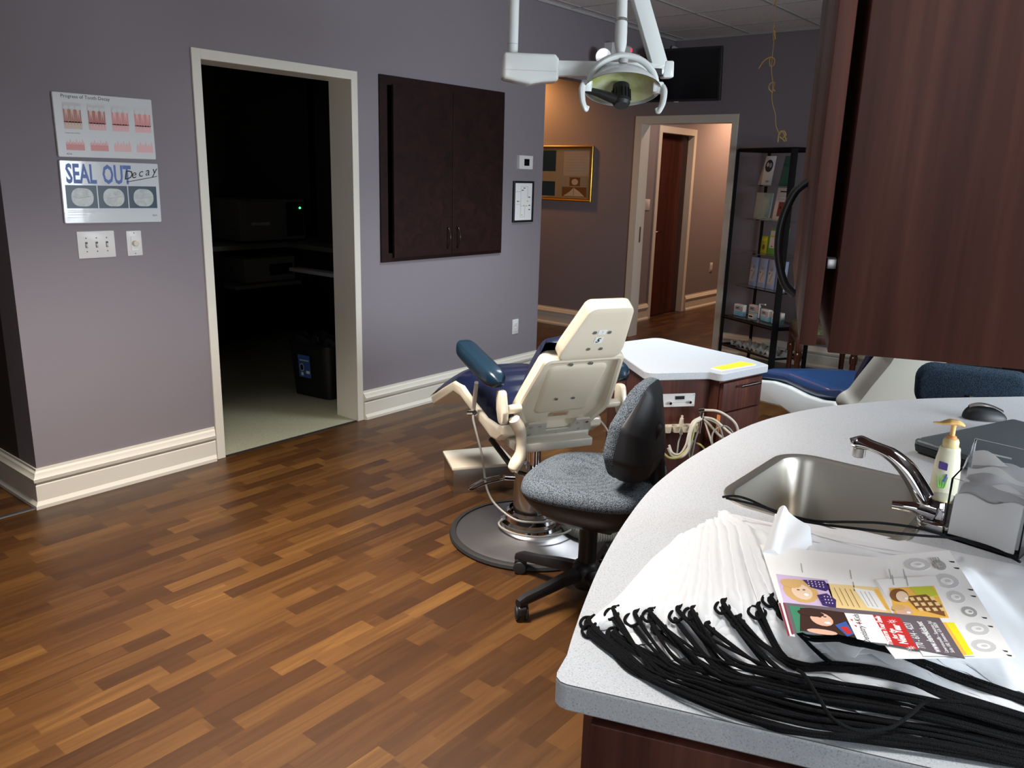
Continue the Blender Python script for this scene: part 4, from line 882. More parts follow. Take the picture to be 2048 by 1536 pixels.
# lower bracket, cross bar and screws
RD = BKF @ (Matrix.Rotation(PI, 4, 'Y') if zf > 0 else Matrix())
m = M().m('creamd')
m.stack([(-.165, -.055), (.160, -.055), (.160, -.005), (.135, .055), (.070, .055), (.055, .005), (-.050, .005), (-.060, .055), (-.140, .055), (-.165, .02)], .008, [(0, 0), (0, .006), (.002, .008)], T=RD @ Matrix.Translation((0, 0, .004)))
for x, y in ((-.125, .035), (-.085, .035), (-.12, -.01), (.0, -.02), (.085, .035), (.125, .035), (.10, -.005)):
    m.m('chrome'); m.disc(x, y, .006, .006, RD, .012, .0025, 12); m.m('creamd')
m.build('hinge_bracket', chair)
m = M().m('creamd'); m.box((-.27, -.13, .485), (-.12, .20, .52), .006, T=DC); m.m('creamd').box((-.20, -.15, .50), (.10, .15, .53), .005, T=DC); m.build('seat_frame', chair)
# arms
def pad(pts, w, hgt, name='arm_pad'):
    P = [Vector(p) for p in pts]; mm = M().m('teal'); rings = []
    n = 15; L = spline(P, 6); k = len(L)
    for i in range(k):
        u = i/(k-1); e = min(1, (1-abs(2*u-1)**7)); e = max(.02, e)**.5
        t_ = (L[min(i+1, k-1)]-L[max(i-1, 0)]).normalized(); nz = Vector((0, 1, 0)).cross(t_).normalized(); nz = -nz if nz.z < 0 else nz
        rings.append([DC @ (L[i]+Vector((0, 1, 0))*(w/2*e*math.copysign(abs(math.cos(q*2*PI/20))**.55, math.cos(q*2*PI/20)))+nz*(hgt/2*e*math.copysign(abs(math.sin(q*2*PI/20))**.65, math.sin(q*2*PI/20)))) for q in range(20)])
    mm.loft(rings); return mm
for sgn, nm in ((1, 'left'), (-1, 'right')):
    y = .285*sgn
    pts = [(.135, y, .845), (.02, y, .822), (-.12, y, .800), (-.275, y, .778)] if sgn > 0 else [(.12, y, .80), (.0, y, .785), (-.12, y, .77), (-.235, y, .75)]
    aa = pad(pts, .085, .075).build('armrest', chair, label='dark teal padded armrest')
    ex, ez = pts[-1][0], pts[-1][2]
    m = M().m('cream'); TT2 = DC @ Matrix.Translation((ex+.0, y-.012*sgn, 0)) @ Matrix(((1, 0, 0, 0), (0, 0, -1, 0), (0, 1, 0, 0), (0, 0, 0, 1)))
    m.stack([(-.028, ez-.16), (.016, ez-.16), (.036, ez-.11), (.040, ez-.03), (-.012, ez-.03), (-.034, ez-.11)], .022, rprof(.026, .006, 2, -.013), T=TT2, n=5); m.build('arm_bracket', aa)
    m = M().m('cream'); m.tube([DC @ Vector((ex-.005, y-.01*sgn, ez-.105)), DC @ Vector((ex-.0, .20*sgn, ez-.105))], .018, 16); m.build('pivot', aa)
# curved release handle
P = [DC @ Kx(px, py, -.31) for px, py in ((1028, 838), (1040, 862), (1042, 885), (1040, 910), (1028, 934), (1024, 944))]
m = M().m('cream'); m.tube(P, [.027, .031, .025, .022, .026, .031, .027, .006], 16, 6, flat=.8); m.build('release_handle', chair)
m = M().m('black'); m.tube([DC @ Kx(982, 878, -.0), DC @ Kx(1026, 936, -.16)], .012, 10); m.build('gas_strut', chair)
m = M().m('chrome'); P = [DC @ Kx(px, py, -.18) for px, py in ((1030, 954), (1016, 955), (1000, 960), (975, 966), (942, 979), (940, 974), (968, 959), (1000, 952))]; m.tube(P, .0045, 8, 5); m.tube([DC @ Kx(1028, 956, -.18), DC @ Kx(1008, 955, -.18)], .011, 12); m.build('foot_lever', chair)
# side post and cable with coils round the column
m = M().m('creamd'); m.tube([DC @ Vector((*[Kp(953, 765, .27)[0]], .27, Kp(953, 765, .27)[1])), DC @ Vector((Kp(946, 828, .25)[0], .25, Kp(946, 828, .25)[1]))], .009, 10); m.m('chrome').tube([DC @ Vector((Kp(944, 826, .25)[0], .262, Kp(944, 826, .25)[1])), DC @ Vector((Kp(952, 826, .25)[0], .255, Kp(952, 826, .25)[1]))], .012, 10); m.build('arm_stay', chair)
kk = lambda px, py, b: DC @ Vector((Kp(px, py, b)[0], b, Kp(px, py, b)[1]))
P = [kk(946, 830, .27), kk(947, 842, .27), kk(954, 870, .26), kk(964, 910, .24), kk(968, 940, .22), kk(974, 978, .20), kk(990, 1008, .17)]
a_ = math.atan2(DC.inverted().to_3x3().col[1][0], 1)
for i in range(26):
    a = R(120+i*36); r = (.135 if i < 7 else .094+.004*math.sin(i)) if i < 19 else .15+.012*(i-19); P.append(DC @ Vector((r*math.cos(a), r*math.sin(a), (.12-.002*i if i < 19 else .07))))
m = M().m('hose'); m.tube(P, .0046, 8, 5); m.build('cable', chair)
# low cream step box behind the chair
t = thing('foot_control_box', 'low cream-topped steel box on the floor behind the chair column', 'box', rotz(-35, (2.93, 2.62, 0)))
q = [tuple(on(*p, 2, .14)[:2]) for p in ((904, 940), (1030, 928), (1000, 893), (888, 904))]
q = [(2.735, 2.555), (3.01, 2.375), (3.155, 2.60), (2.885, 2.765)]
m = M().m('brushed'); m.stack(ccw(q), .004, [(.008, 0), (.008, .125)]); m.build('body', t)
m = M().m('cream'); m.stack(ccw(q), .006, rprof(.016, .003, 2, .125)); m.build('lid', t)
# ribbed grey vacuum hose on the floor
P = [DC @ Vector((.20, -.12, .10)), on(1112, 1030, 2, .07), on(1150, 1062, 2, .06), on(1200, 1074, 2, .045), on(1260, 1062, 2, .035), on(1330, 1030, 2, .035)]
P = spline(P, 26); m = M().m('hose'); m.tube(P, [.027 if i % 2 else .022 for i in range(len(P))], 14); tag(m.build('vacuum_hose'), 'ribbed grey hose lying across the chair base', 'hose')

# ================================================================ ceiling-mounted operating light
A_ = lambda px, py, w: atd(px, py, w)
t = thing('operating_light', 'white ceiling-mounted dental operating light on a jointed arm', 'dental lamp', (A_(1245, 180, 3.1).x, A_(1245, 180, 3.1).y, A_(1245, 210, 3.1).z))
bx = A_(1025, 108, 3.15); bx2 = A_(1058, 138, 3.15)
m = M().m('white'); m.lathe([(.021, 0), (.021, CH_-bx.z-.0)], 24, Matrix.Translation(bx)); m.lathe([(.07, CH_-bx.z-.03), (.07, CH_-bx.z-.001)], 32, Matrix.Translation(bx)); m.m('grey_ink').lathe([(.0213, .035), (.0213, .037)], 24, Matrix.Translation(bx)); m.build('ceiling_post', t)
# horizontal arm direction from the box to the elbow
el = A_(1330, 138, 3.20); hd_ = (Vector((el.x, el.y, 0))-Vector((bx2.x, bx2.y, 0))).normalized(); zb = bx2.z
BX = frame((bx2.x, bx2.y, zb), hd_, (0, 0, 1))
m = M().m('white'); m.stack([(-.105, -.042), (-.05, -.052), (.0, -.060), (.05, -.050), (.11, -.045), (.11, .035), (.095, .052), (-.105, .052)], .012, rprof(.11, .012, 3, -.055), T=BX); m.m('grey_ink').rect(-.1, -.012, .1, -.0108, BX, .0553, .0004); m.build('arm_housing', t)
L_ = (Vector((el.x, el.y, 0))-Vector((bx2.x, bx2.y, 0))).length
sl = math.atan2(el.z-zb, L_)
m = M().m('white'); AT = BX @ Matrix.Rotation(sl, 4, 'Z'); m.stack([(.10, -.028), (L_, -.024), (L_, .020), (.10, .030)], .004, rprof(.05, .006, 2, -.025), T=AT); m.build('horizontal_arm', t)
m = M().m('white'); m.stack([(L_-.015, -.035), (L_+.03, -.035), (L_+.03, .028), (L_-.005, .028)], .008, rprof(.056, .006, 2, -.028), T=AT); m.m('black'); m.stack([(L_-.07, -.024), (L_-.015, -.030), (L_-.015, .002), (L_-.07, .006)], .004, rprof(.052, .004, 1, -.0265), T=AT); m.build('elbow', t)
tp = A_(1246, -118, 3.10); e0 = AT @ Vector((L_-.02, .0, 0)); 
ad_ = (tp-e0); AL = ad_.length; SA = frame(e0, ad_, BX.to_3x3() @ Vector((0, 0, 1)))
m = M().m('white'); m.stack([(0, -.026), (AL, -.026), (AL, .026), (0, .026)], .006, rprof(.062, .006, 2, -.031), T=SA); m.build('spring_arm', t)
m = M().m('white'); 
hz = A_(1244, 42, 3.10); hv = Vector((hz.x, hz.y, 0))
lt = A_(1243, 128, 3.10)
tube_top = Vector((tp.x, tp.y, tp.z)); 
m.tube([tp+Vector((0, 0, .03)), A_(1243, 38, 3.10)], .0215, 20); m.build('drop_tube', t)
m = M().m('chrome'); m.tube([A_(1243, 39, 3.10), A_(1242.6, 45, 3.10)], .0235, 24); m.build('collar', t)
m = M().m('white'); m.tube([A_(1242.6, 45, 3.1), A_(1241.5, 80, 3.1), A_(1241, 100, 3.1), A_(1240.5, 118, 3.1)], [.0235, .024, .023, .016, .019], 20, 3); m.build('neck', t)
# yoke: a half ring in the plane facing the camera side, slightly tipped
lc = A_(1245, 172, 3.10); vdir = Vector((fw.x, fw.y, 0)).normalized(); rdir = Vector((rt.x, rt.y, 0)).normalized()
YK = frame(lc, rdir, (0, 0, 1))                       # x right, y up, z to the room's near side
m = M().m('white'); P = [YK @ Vector((.128*math.cos(a), .108*math.sin(a)-.0, .0)) for a in [R(q) for q in range(0, 181, 9)]]
m.tube(P, .0125, 12, flat=1.5); m.build('yoke', t)
m = M().m('grey_ink'); m.lathe([(.017, 0), (.02, .016)], 16, YK @ Matrix.Translation((-.003, .082, 0)) @ Matrix.Rotation(R(-90), 4, 'X')); m.build('yoke_knob', t)
# reflector bowl: wide ellipse, tipped so that its open face looks down at the chair
tip = 62
RF = YK @ Matrix.Translation((0, -.008, 0)) @ Matrix.Rotation(R(tip), 4, 'X')   # local z = out of the open face
ell = Matrix.Diagonal((1.22, .92, 1, 1))
m = M().m('white'); m.lathe([(.0, -.080), (.04, -.077), (.08, -.055), (.108, -.018), (.118, .0), (.120, .006)], 48, RF @ ell, cap0=False, cap1=False); m.m('reflector'); m.lathe([(.118, .006), (.112, -.004)], 48, RF @ ell, cap0=False, cap1=False); m.build('lamp_bowl', t)
m = M().m('lens'); m.lathe([(.112, -.002), (.09, -.022), (.055, -.042), (.0, -.052)], 48, RF @ ell, cap0=False, cap1=False); m.build('reflector_face', t, label='yellowed mirror inside the lamp bowl')
m = M().m('blacks'); m.tube([RF @ Vector((-.142, -.01, .004)), RF @ Vector((-.09, -.015, .014)), RF @ Vector((-.04, -.025, .026)), RF @ Vector((-.0, -.03, .034))], [.016, .021, .027, .030], 14, 4, flat=.7); m.lathe([(.032, -.03), (.034, .0), (.034, .045), (.026, .056)], 20, RF @ Matrix.Translation((0, -.03, 0))); 
m.build('bulb_shield', t)
m = M().m('black')
for q in range(16): a = q*PI/8; m.box((-.003, -.0015, -.02), (.003, .0015, .02), T=RF @ Matrix.Translation((0, -.03, 0)) @ Matrix.Rotation(a, 4, 'Z') @ Matrix.Translation((.0345, 0, .012)))
m.build('vent_fins', t)
for s_ in (-1, 1):
    m = M().m('white'); m.lathe([(.020, -.02), (.022, .02)], 18, YK @ Matrix.Translation((.137*s_, -.004, 0)) @ Matrix.Rotation(R(90), 4, 'X')); m.box((.125*s_-.012, -.02, -.02), (.15*s_+.004, .018, .02), .006, T=YK)
    j = m.build('yoke_joint', t)
    m = M().m('white'); P = [YK @ Vector(p) for p in ((.150*s_, .0, .01), (.156*s_, -.02, .022), (.152*s_, -.06, .03), (.142*s_, -.085, .03), (.132*s_+.006*s_, -.090, .028), (.126*s_+.006*s_, -.078, .026))]; m.tube(P, [.011, .012, .011, .010, .009, .007], 12, 5, flat=1.3); m.build('handle', j)

# ================================================================ operator stool
T = rotz(0, (2.35, 1.505, 0)); t = thing('operator_stool', 'grey-blue woven operator stool with black backrest beside the counter', 'stool', T)
star(t, T, .30, 93.5+72*1)
m = M().m('black'); m.lathe([(.034, .14), (.034, .34), (.030, .345), (.030, .38)], 28, T); m.build('gas_column', t)
SS = Matrix.Translation((2.315, 1.475, 0)) @ Matrix.Rotation(R(-76), 4, 'Z')     # local x to the back of the stool
so = [(-.225, -.10), (-.16, -.21), (.02, -.245), (.19, -.22), (.225, -.10), (.225, .10), (.19, .22), (.02, .245), (-.16, .21), (-.225, .10)]
m = M().m('fabric')
def seat_ring(k, z, dip=0):
    o = [Vector((p[0], p[1], 0)) for p in so]; o = spline(o, 6, True); r = []
    for p in o:
        q = p*k; r.append(SS @ Vector((q.x, q.y, z+dip*(.5+.5*math.cos((q.x-.02)*12))*(-1)+.012*(p.x/.22)*(k if z > .46 else 0))))
    return r
m.loft([seat_ring(.985, .462), seat_ring(1.012, .470), seat_ring(1.018, .482), seat_ring(1.0, .500), seat_ring(.94, .513), seat_ring(.8, .519), seat_ring(.5, .514), seat_ring(.2, .508), seat_ring(.01, .507)]); m.build('seat', t, sharp=70)
m = M().m('black'); m.loft([seat_ring(.35, .345), seat_ring(.6, .355), seat_ring(.86, .400), seat_ring(.99, .448), seat_ring(.995, .466)]); m.box((-.09, -.10, .33), (.11, .10, .37), .01, T=SS); m.build('seat_pan', t)
m = M().m('black'); m.tube([SS @ Vector(p) for p in ((.05, 0, .36), (.18, 0, .365), (.225, 0, .39), (.235, 0, .46), (.225, 0, .60))], .028, 12, 5); m.build('back_bracket', t)
BB = SS @ frame((.125, -.055, .57), (0, 1, 0), (.28, 0, 1))      # x across, y up the back, z = (0,1,0)x(.26,0,1) -> front/back
zz = 1 if (BB.to_3x3() @ Vector((0, 0, 1))).dot(SS.to_3x3() @ Vector((1, 0, 0))) > 0 else -1    # zz*z points rearwards
bo = [(-.12, .0), (.12, .0), (.178, .08), (.165, .19), (.07, .325), (-.07, .325), (-.165, .19), (-.178, .08)]
def lum(p, off):    # lumbar bulge of the front face
    return off
def back_ring(ins, off, bow=0):
    r = rpoly(bo, .045, ins, 6); o = []
    for p in r:
        f = -.035*math.sin(min(1, max(0, p.y/.37))*PI)-.0*abs(p.x)+.10*p.x*p.x
        o.append(BB @ Vector((p.x, p.y, zz*((off if off < .02 else off*(1.12-.75*max(0, min(1, p.y/.325))**1.5))+f))))
    return o
m = M().m('fabric'); m.loft([back_ring(.004, .012), back_ring(0, .0), back_ring(.004, -.018), back_ring(.018, -.030), back_ring(.05, -.036), back_ring(.09, -.038)]); m.build('backrest', t, sharp=60)
m = M().m('blacks'); m.loft([back_ring(.002, .010), back_ring(.0, .022), back_ring(.006, .050), back_ring(.022, .085), back_ring(.05, .110), back_ring(.09, .122)]); bs = m.build('back_shell', t, sharp=60)
m = M().m('black'); m.lathe([(.036, .0), (.038, .012), (.030, .024), (.0, .026)], 24, BB @ Matrix.Translation((0, .17, zz*.052)) @ (Matrix() if zz > 0 else Matrix.Rotation(PI, 4, 'X')), cap1=False); m.build('adjuster_knob', bs)

# ================================================================ counter, sink and what stands on it
ZC = .91
cc = [(.763, .468)]
F0, F1 = Vector((.763, .468)), Vector((.894, .11)); fd = (F1-F0).normalized()
edge = [tuple(on(px, py, 2, ZC)[:2]) for px, py in ((1133, 1310), (1145, 1270), (1170, 1200), (1200, 1130), (1240, 1058), (1290, 990), (1335, 948), (1400, 903), (1500, 850), (1600, 822), (1700, 808), (1850, 797), (2048, 793))]
ed = [Vector((*p, 0)) for p in edge]; ed = spline(ed, 5)
last = ed[-1]; far = [(3.06, .05), (3.08, -.25), (2.95, -.5)]
P0 = F0-fd*.055
outl = [tuple((F0+fd*1.0)), (1.45+.0, -.95), (2.6, -.9)] + far[::-1] + [(p.x, p.y) for p in ed[::-1]] + [tuple(P0)]
outl = [tuple(x) for x in outl]
if sum(a[0]*b[1]-b[0]*a[1] for a, b in zip(outl, outl[1:]+outl[:1])) < 0: outl = outl[::-1]
ri = [0]*len(outl)
kf = min(range(len(outl)), key=lambda i: (Vector(outl[i])-P0).length); ri[kf] = .035
# simple outline points need equal fillet treatment
SK = (1.47, .30, 1.842, .628)   # sink x0 y0 x1 y1
m = M()
def ringv(ins, z): return [m.v((p.x, p.y, z)) for p in rpoly(outl, [.02 if k == kf else .012 for k in range(len(outl))], ins, 3)]
levels = [(.004, ZC-.04), (0, ZC-.036), (0, ZC-.006), (.0, ZC-.0012), (.0006, ZC)]
RV = [ringv(i, z) for i, z in levels]; m.m('lam')
for k in range(len(RV)-1):
    m.m('lamedge' if k == 3 else 'lam'); a, b = RV[k], RV[k+1]; n_ = len(a)
    for i in range(n_): m.f([a[i], a[(i+1) % n_], b[(i+1) % n_], b[i]])
m.m('lam')
sk = [(SK[0], SK[1]), (SK[2], SK[1]), (SK[2], SK[3]), (SK[0], SK[3])]
for z, rv in ((ZC, RV[-1]), (ZC-.04, RV[0])):
    hv_ = [m.v((p.x, p.y, z)) for p in rpoly(sk, .06, .004, 5)]
    es = []
    for L2 in (rv, hv_):
        for i in range(len(L2)):
            e = m.bm.edges.get((L2[i], L2[(i+1) % len(L2)])) or m.bm.edges.new((L2[i], L2[(i+1) % len(L2)])); es.append(e)
    res = bmesh.ops.triangle_fill(m.bm, edges=es, use_beauty=True, use_dissolve=False)
    for g_ in res['geom']:
        if isinstance(g_, bmesh.types.BMFace): g_.material_index = 0; g_.smooth = False
m.mats[0:1] = m.mats[0:1]
co = tag(m.build('countertop'), 'large curved grey speckled countertop holding the sink and white bags', 'countertop')
t = thing('base_cabinet', 'dark cherry curved base cabinet carrying the grey sink counter', 'cabinet', (1.9, .1, 0))
m = M().m('cherry'); m.stack(outl, 0, [(.035, .09), (.035, ZC-.041)], cap0=False, cap1=False); m.m('black').stack(outl, 0, [(.09, 0), (.09, .09)], cap0=False, cap1=False); m.build('carcass', t)
fm = frame((P0.x, P0.y, 0), (fd.x, fd.y, 0), (0, 0, 1))
zs = 1 if (fm.to_3x3() @ Vector((0, 0, 1))).dot(Vector((-1, 0, 0))) > 0 else -1
for a, b in ((.05, .42), (.425, .80)):
    m = M().m('cherry'); m.box((a, .11, zs*-.034), (b, .85, zs*-.016), .002, T=fm); m.build('cabinet_door', t)
t = thing('sink', 'small stainless steel bar sink set in the grey counter', 'sink', (1.656, .464, ZC-.15))
m = M().m('sinkm')
m.stack(sk, .065, [(-.018, ZC+.0002), (-.016, ZC+.003), (-.004, ZC+.004), (.004, ZC+.0015), (.010, ZC-.010), (.020, ZC-.13), (.032, ZC-.148), (.055, ZC-.155), (.11, ZC-.158)], cap0=False, cap1=True, n=8); m.build('bowl', t)
m = M().m('chrome'); m.lathe([(.040, 0), (.038, .003), (.028, .002), (.024, -.004), (.0, -.004)], 28, Matrix.Translation((1.656, .464, ZC-.1575)), cap1=False); m.m('black')
for q in range(6): m.lathe([(.004, 0), (.004, .001)], 8, Matrix.Translation((1.656+.014*math.cos(q*1.05), .464+.014*math.sin(q*1.05), ZC-.1612)))
m.build('drain', t)
# faucet, traced in the vertical plane x = 1.64
t = thing('faucet', 'curved chrome faucet arching over the sink', 'faucet', (1.64, .262, ZC))
fx = lambda px, py: on(px, py, 0, 1.64)
up_ = [(1700, 876), (1722, 872), (1745, 882), (1790, 900), (1828, 930), (1856, 970), (1876, 1010), (1886, 1040)]
lo_ = [(1702, 889), (1715, 897), (1745, 900), (1775, 917), (1800, 945), (1822, 985), (1832, 1020), (1834, 1046)]
A1 = spline([fx(*p) for p in up_], 6); A2 = spline([fx(*p) for p in lo_], 6); rings = []
for i, (p, q) in enumerate(zip(A1, A2)):
    c = (p+q)/2; h = (p-q)/2; u = i/(len(A1)-1); w = .004+.016*min(1, u*7)**.6+.006*u
    rings.append([c+h*(math.copysign(abs(math.sin(a))**.8, math.sin(a)))+Vector((w, 0, 0))*math.cos(a) for a in [2*PI*k/20 for k in range(20)]])
m = M().m('chrome'); m.loft(rings); m.build('spout', t, sharp=50)
ac = fx(1719, 898); m = M().m('brushed'); m.lathe([(.0115, .012), (.0125, 0), (.0125, -.014), (.010, -.016)], 20, Matrix.Translation(ac)); m.build('aerator', t)
m = M().m('chrome'); m.stack([(1.585, .222), (1.695, .222), (1.695, .298), (1.585, .298)], .03, rprof(.018, .006, 3, ZC+.0005), n=6); m.lathe([(.034, ZC+.018), (.033, ZC+.04), (.028, ZC+.052)], 24, Matrix.Translation((1.64, .262, 0))); m.build('base', t)
m = M().m('chrome'); m.tube([(1.60, .268, ZC+.03), (1.585, .30, ZC+.038), (1.578, .335, ZC+.036)], [.013, .011, .008], 12, 4); m.build('lever', t)
# soap bottle
sb = Vector((1.795, .290, ZC)); t = thing('soap_bottle', 'cream hand soap bottle with orange pump behind the faucet', 'soap bottle', sb)
SBT = Matrix.Translation(sb) @ Matrix.Rotation(R(22), 4, 'Z') @ Matrix.Scale(.79, 4); el2 = Matrix.Diagonal((.72, 1, 1, 1))
m = M().m('soap'); m.lathe([(.026, 0), (.031, .004), (.032, .02), (.0325, .06), (.029, .105), (.0255, .125), (.0255, .132), (.0235, .137), (.016, .139)], 32, SBT @ el2); b_ = m.build('bottle', t)
LB = SBT @ frame((-.0235, 0, 0), (0, -1, 0), (0, 0, 1))
m = M(); m.m('indigo'); m.stack([(-.024, .083), (-.004, .079), (-.004, .098), (-.024, .102)], .002, [(0, -.004), (0, .0030)], T=LB); m.m('leaf')
for k in range(4): m.poly([(-.018+.004*k, .030), (-.026+.009*k, .066-.004*(k % 2)), (-.014+.004*k, .034)], LB, -.003, .005)
m.m('blue_ink'); m.poly([(-.010, .05), (-.003, .07), (-.001, .068), (-.006, .048)], LB, -.003, .0055); m.build('printed_label', b_)
m = M().m('cap'); m.lathe([(.0185, .137), (.0195, .139), (.0195, .152), (.016, .160), (.009, .162)], 26, SBT); m.build('cap', t)
m = M().m('orange'); m.lathe([(.011, .161), (.0115, .166), (.008, .168)], 20, SBT); m.build('ring', t)
m = M().m('pump'); m.lathe([(.0065, .166), (.006, .190), (.0085, .198)], 16, SBT); P = [SBT @ Vector(p) for p in ((0, -.024, .196), (0, -.010, .2025), (0, .010, .203), (0, .030, .198), (0, .048, .1975))]; m.tube(P, [.006, .011, .012, .006, .003], 14, 5, flat=.5); m.build('pump_head', t)
# acrylic dispenser with folded white gloves/masks
hb = on(1884, 1073, 2, ZC); hr = on(2012, 1113, 2, ZC); xd = (hr-hb).normalized(); AC = frame(hb, xd, (0, 0, 1))   # z towards camera? fix below
if (AC.to_3x3() @ Vector((0, 0, 1))).dot(-hb) < 0: pass
ws = .125; dp = .095
yd = Vector((0, 0, 1)).cross(xd); yd = yd if yd.dot(Vector((1, 0, 0))) > 0 else -yd
AC = Matrix(((xd.x, yd.x, 0, hb.x), (xd.y, yd.y, 0, hb.y), (0, 0, 1, ZC), (0, 0, 0, 1)))
t = thing('acrylic_dispenser', 'clear acrylic dispenser filled with folded white sheets on the counter', 'dispenser', AC)
m = M().m('acrylic'); th_ = .003
def panel(pts): 
    a, b, c = Vector(pts[0]), Vector(pts[1]), Vector(pts[2]); n = (b-a).cross(c-a).normalized()*th_; m.prism([AC @ Vector(p) for p in pts], AC.to_3x3() @ n)
panel([(0, 0, 0), (ws, 0, 0), (ws, 0, .115), (0, 0, .115)])
panel([(0, dp, 0), (ws, dp, 0), (ws, dp, .17), (0, dp, .17)])
for x in (0, ws-th_): panel([(x, 0, 0), (x, dp, 0), (x, dp, .17), (x, dp*.55, .125), (x, 0, .115)])
panel([(0, 0, 0), (ws, 0, 0), (ws, dp, 0), (0, dp, 0)])
m.build('case', t)
m = M().m('lgrey').text('GLOVES PLUS', AC @ frame((.025, dp-.002, .148), (1, 0, 0), (0, 0, 1)), .009, 0, 0) if False else M().m('lgrey').rect(.03, .0, .065, .003, AC @ frame((0, dp-.004, .147), (1, 0, 0), (0, 0, 1)))
m.build('etched_mark', t)
for i in range(4):
    yy = .008+i*.021; hh = .080+.019*i
    m = M().m('paper')
    def sheet(u, v): return AC @ Vector((.006+(ws-.016)*u, yy+.004*math.sin(u*5+i)+.006*v*v, .006+hh*v*(1-.06*math.cos(u*3+i))+.006*math.sin(u*9+i*2)*v))
    m.grid(sheet, 14, 10); m.grid(lambda u, v: sheet(u, v)+AC.to_3x3() @ Vector((0, .004, 0)), 14, 10)
    tag(m.build('folded_sheet'), 'folded white sheet, '+('frontmost', 'second from the front', 'third from the front', 'rearmost')[i]+' in the acrylic dispenser', 'paper sheet', 'folded white sheets in the acrylic dispenser')
m = M().m('cotton')
def crum(u, v): return AC @ Vector((.010+(ws-.022)*u, .014+.066*v, .095+.045*v+.004*math.sin(u*8+v*3)*math.sin(v*6+1)-.012*(2*u-1)**2))
m.grid(crum, 24, 16); tag(m.build('crumpled_tissue'), 'crumpled white tissue bulging from the top of the dispenser', 'tissue')
# black box at the frame edge
kb = AC @ Matrix.Translation((ws+.035, .01, 0)); m = M().m('blacks'); m.box((0, 0, 0), (.12, .09, .125), .006, T=kb); m.m('slate').box((.004, -.001, .004), (.11, .0, .055), T=kb); tag(m.build('dark_box'), 'dark box at the right edge beside the acrylic dispenser', 'box')
# laptop
zl = ZC+.036; la, lb_, lc_ = on(1827, 876, 2, zl), on(2026, 836, 2, zl), on(1937, 910, 2, zl)
dx = (lb_-la); dy = (lc_-la).normalized()
dy = (dy-dx.normalized()*dy.dot(dx.normalized())).normalized(); LT = frame((la.x, la.y, ZC), dx, dy)
Lw = dx.length; sg = 1 if LT.to_3x3().col[2].z > 0 else -1
if sg < 0: LT = frame((la.x+dy.x*.26, la.y+dy.y*.26, ZC), dx, -dy)
t = thing('laptop_computer', 'closed dark grey laptop lying on the counter behind the soap bottle', 'laptop', LT)
o_ = [(0, 0), (Lw, 0), (Lw, .26), (0, .26)]
m = M().m('black'); m.stack(o_, .012, [(.010, .001), (.003, .006), (0, .018), (0, .022)], T=LT); m.build('base', t)
m = M().m('graphite'); m.stack(o_, .012, [(.0, .0235), (0, .031), (.003, .0345), (.012, .036)], T=LT); m.build('lid', t)
m = M().m('grey_ink'); m.rect(.012, .20 if sg < 0 else .01, .016, .255 if sg < 0 else .08, LT, .0355); m.build('lid_marking', t)
# mouse
MM = rotz(-60, on(1968, 838, 2, ZC)); t = thing('computer_mouse', 'black and silver computer mouse behind the laptop', 'mouse', MM)
def mo(u, v):
    a = u*2*PI; r = math.cos(v*PI/2)**.6; return MM @ Vector((.058*r*math.cos(a), .031*r*math.sin(a)*(1-.15*math.cos(a)), .003+.036*math.sin(v*PI/2)*(1-.25*r*math.cos(a)-.2*r)))
m = M().m('blacks'); m.grid(mo, 32, 12); m.build('body', t)
m = M().m('brushed'); m.grid(lambda u, v: MM @ Vector((-.045+.09*u, .019*(2*v-1)*math.sin(.3+u*2.5), .0)) + Vector((0, 0, .009+.036*math.sqrt(max(0, 1-((-.045+.09*u)/.062)**2-((2*v-1)*.6)**2*.6))*(1-.25*((-.045+.09*u)/.058)-.02))), 16, 8); m.build('silver_cover', t)
# hanging cabinet above the counter
hc = Vector((.996, .345)); ua = R(21.0); ux = Vector((math.cos(ua), math.sin(ua), 0)); vx = Vector((math.sin(ua), -math.cos(ua), 0))   # ux along the doors, vx into the cabinet (right)
HC = Matrix(((ux.x, vx.x, 0, hc.x), (ux.y, vx.y, 0, hc.y), (0, 0, 1, 1.33), (0, 0, 0, 1)))
t = thing('hanging_cabinet', 'large dark cherry cabinet hung above the counter at the right', 'cabinet', HC)
m = M().m('cherry'); m.box((-.004, .034, .0), (1.08, .40, CH_-1.332), .0015, T=HC); m.build('carcass', t)
for i, (a, b) in enumerate(((0, .515), (.519, 1.06))):
    m = M().m('cherry'); m.box((a, 0, .006), (b, .020, 1.15), .0015, T=HC); d = m.build('door', t)
    if i == 0:
        n_ = HC.to_3x3() @ Vector((0, 1, 0)); h1, h2 = [HC.inverted() @ onp(*p, HC @ Vector((0, 0, 0)), n_) for p in ((1618, 362), (1590, 585))]
        hx = (h1.x+h2.x)/2; za, zb_ = h2.z, h1.z; P = [HC @ Vector((hx, y, z)) for y, z in ((.0, za), (-.020, za+(zb_-za)*.10), (-.034, za+(zb_-za)*.30), (-.038, (za+zb_)/2), (-.034, zb_-(zb_-za)*.30), (-.020, zb_-(zb_-za)*.10), (0, zb_))]
        m = M().m('black'); m.tube(P, .0088, 14, 5, flat=.8); m.build('handle', d)
m = M().m('steeld')
m.box((.016, .022, .10), (.05, .033, .112), .001, T=HC)
m.build('hinge', t)
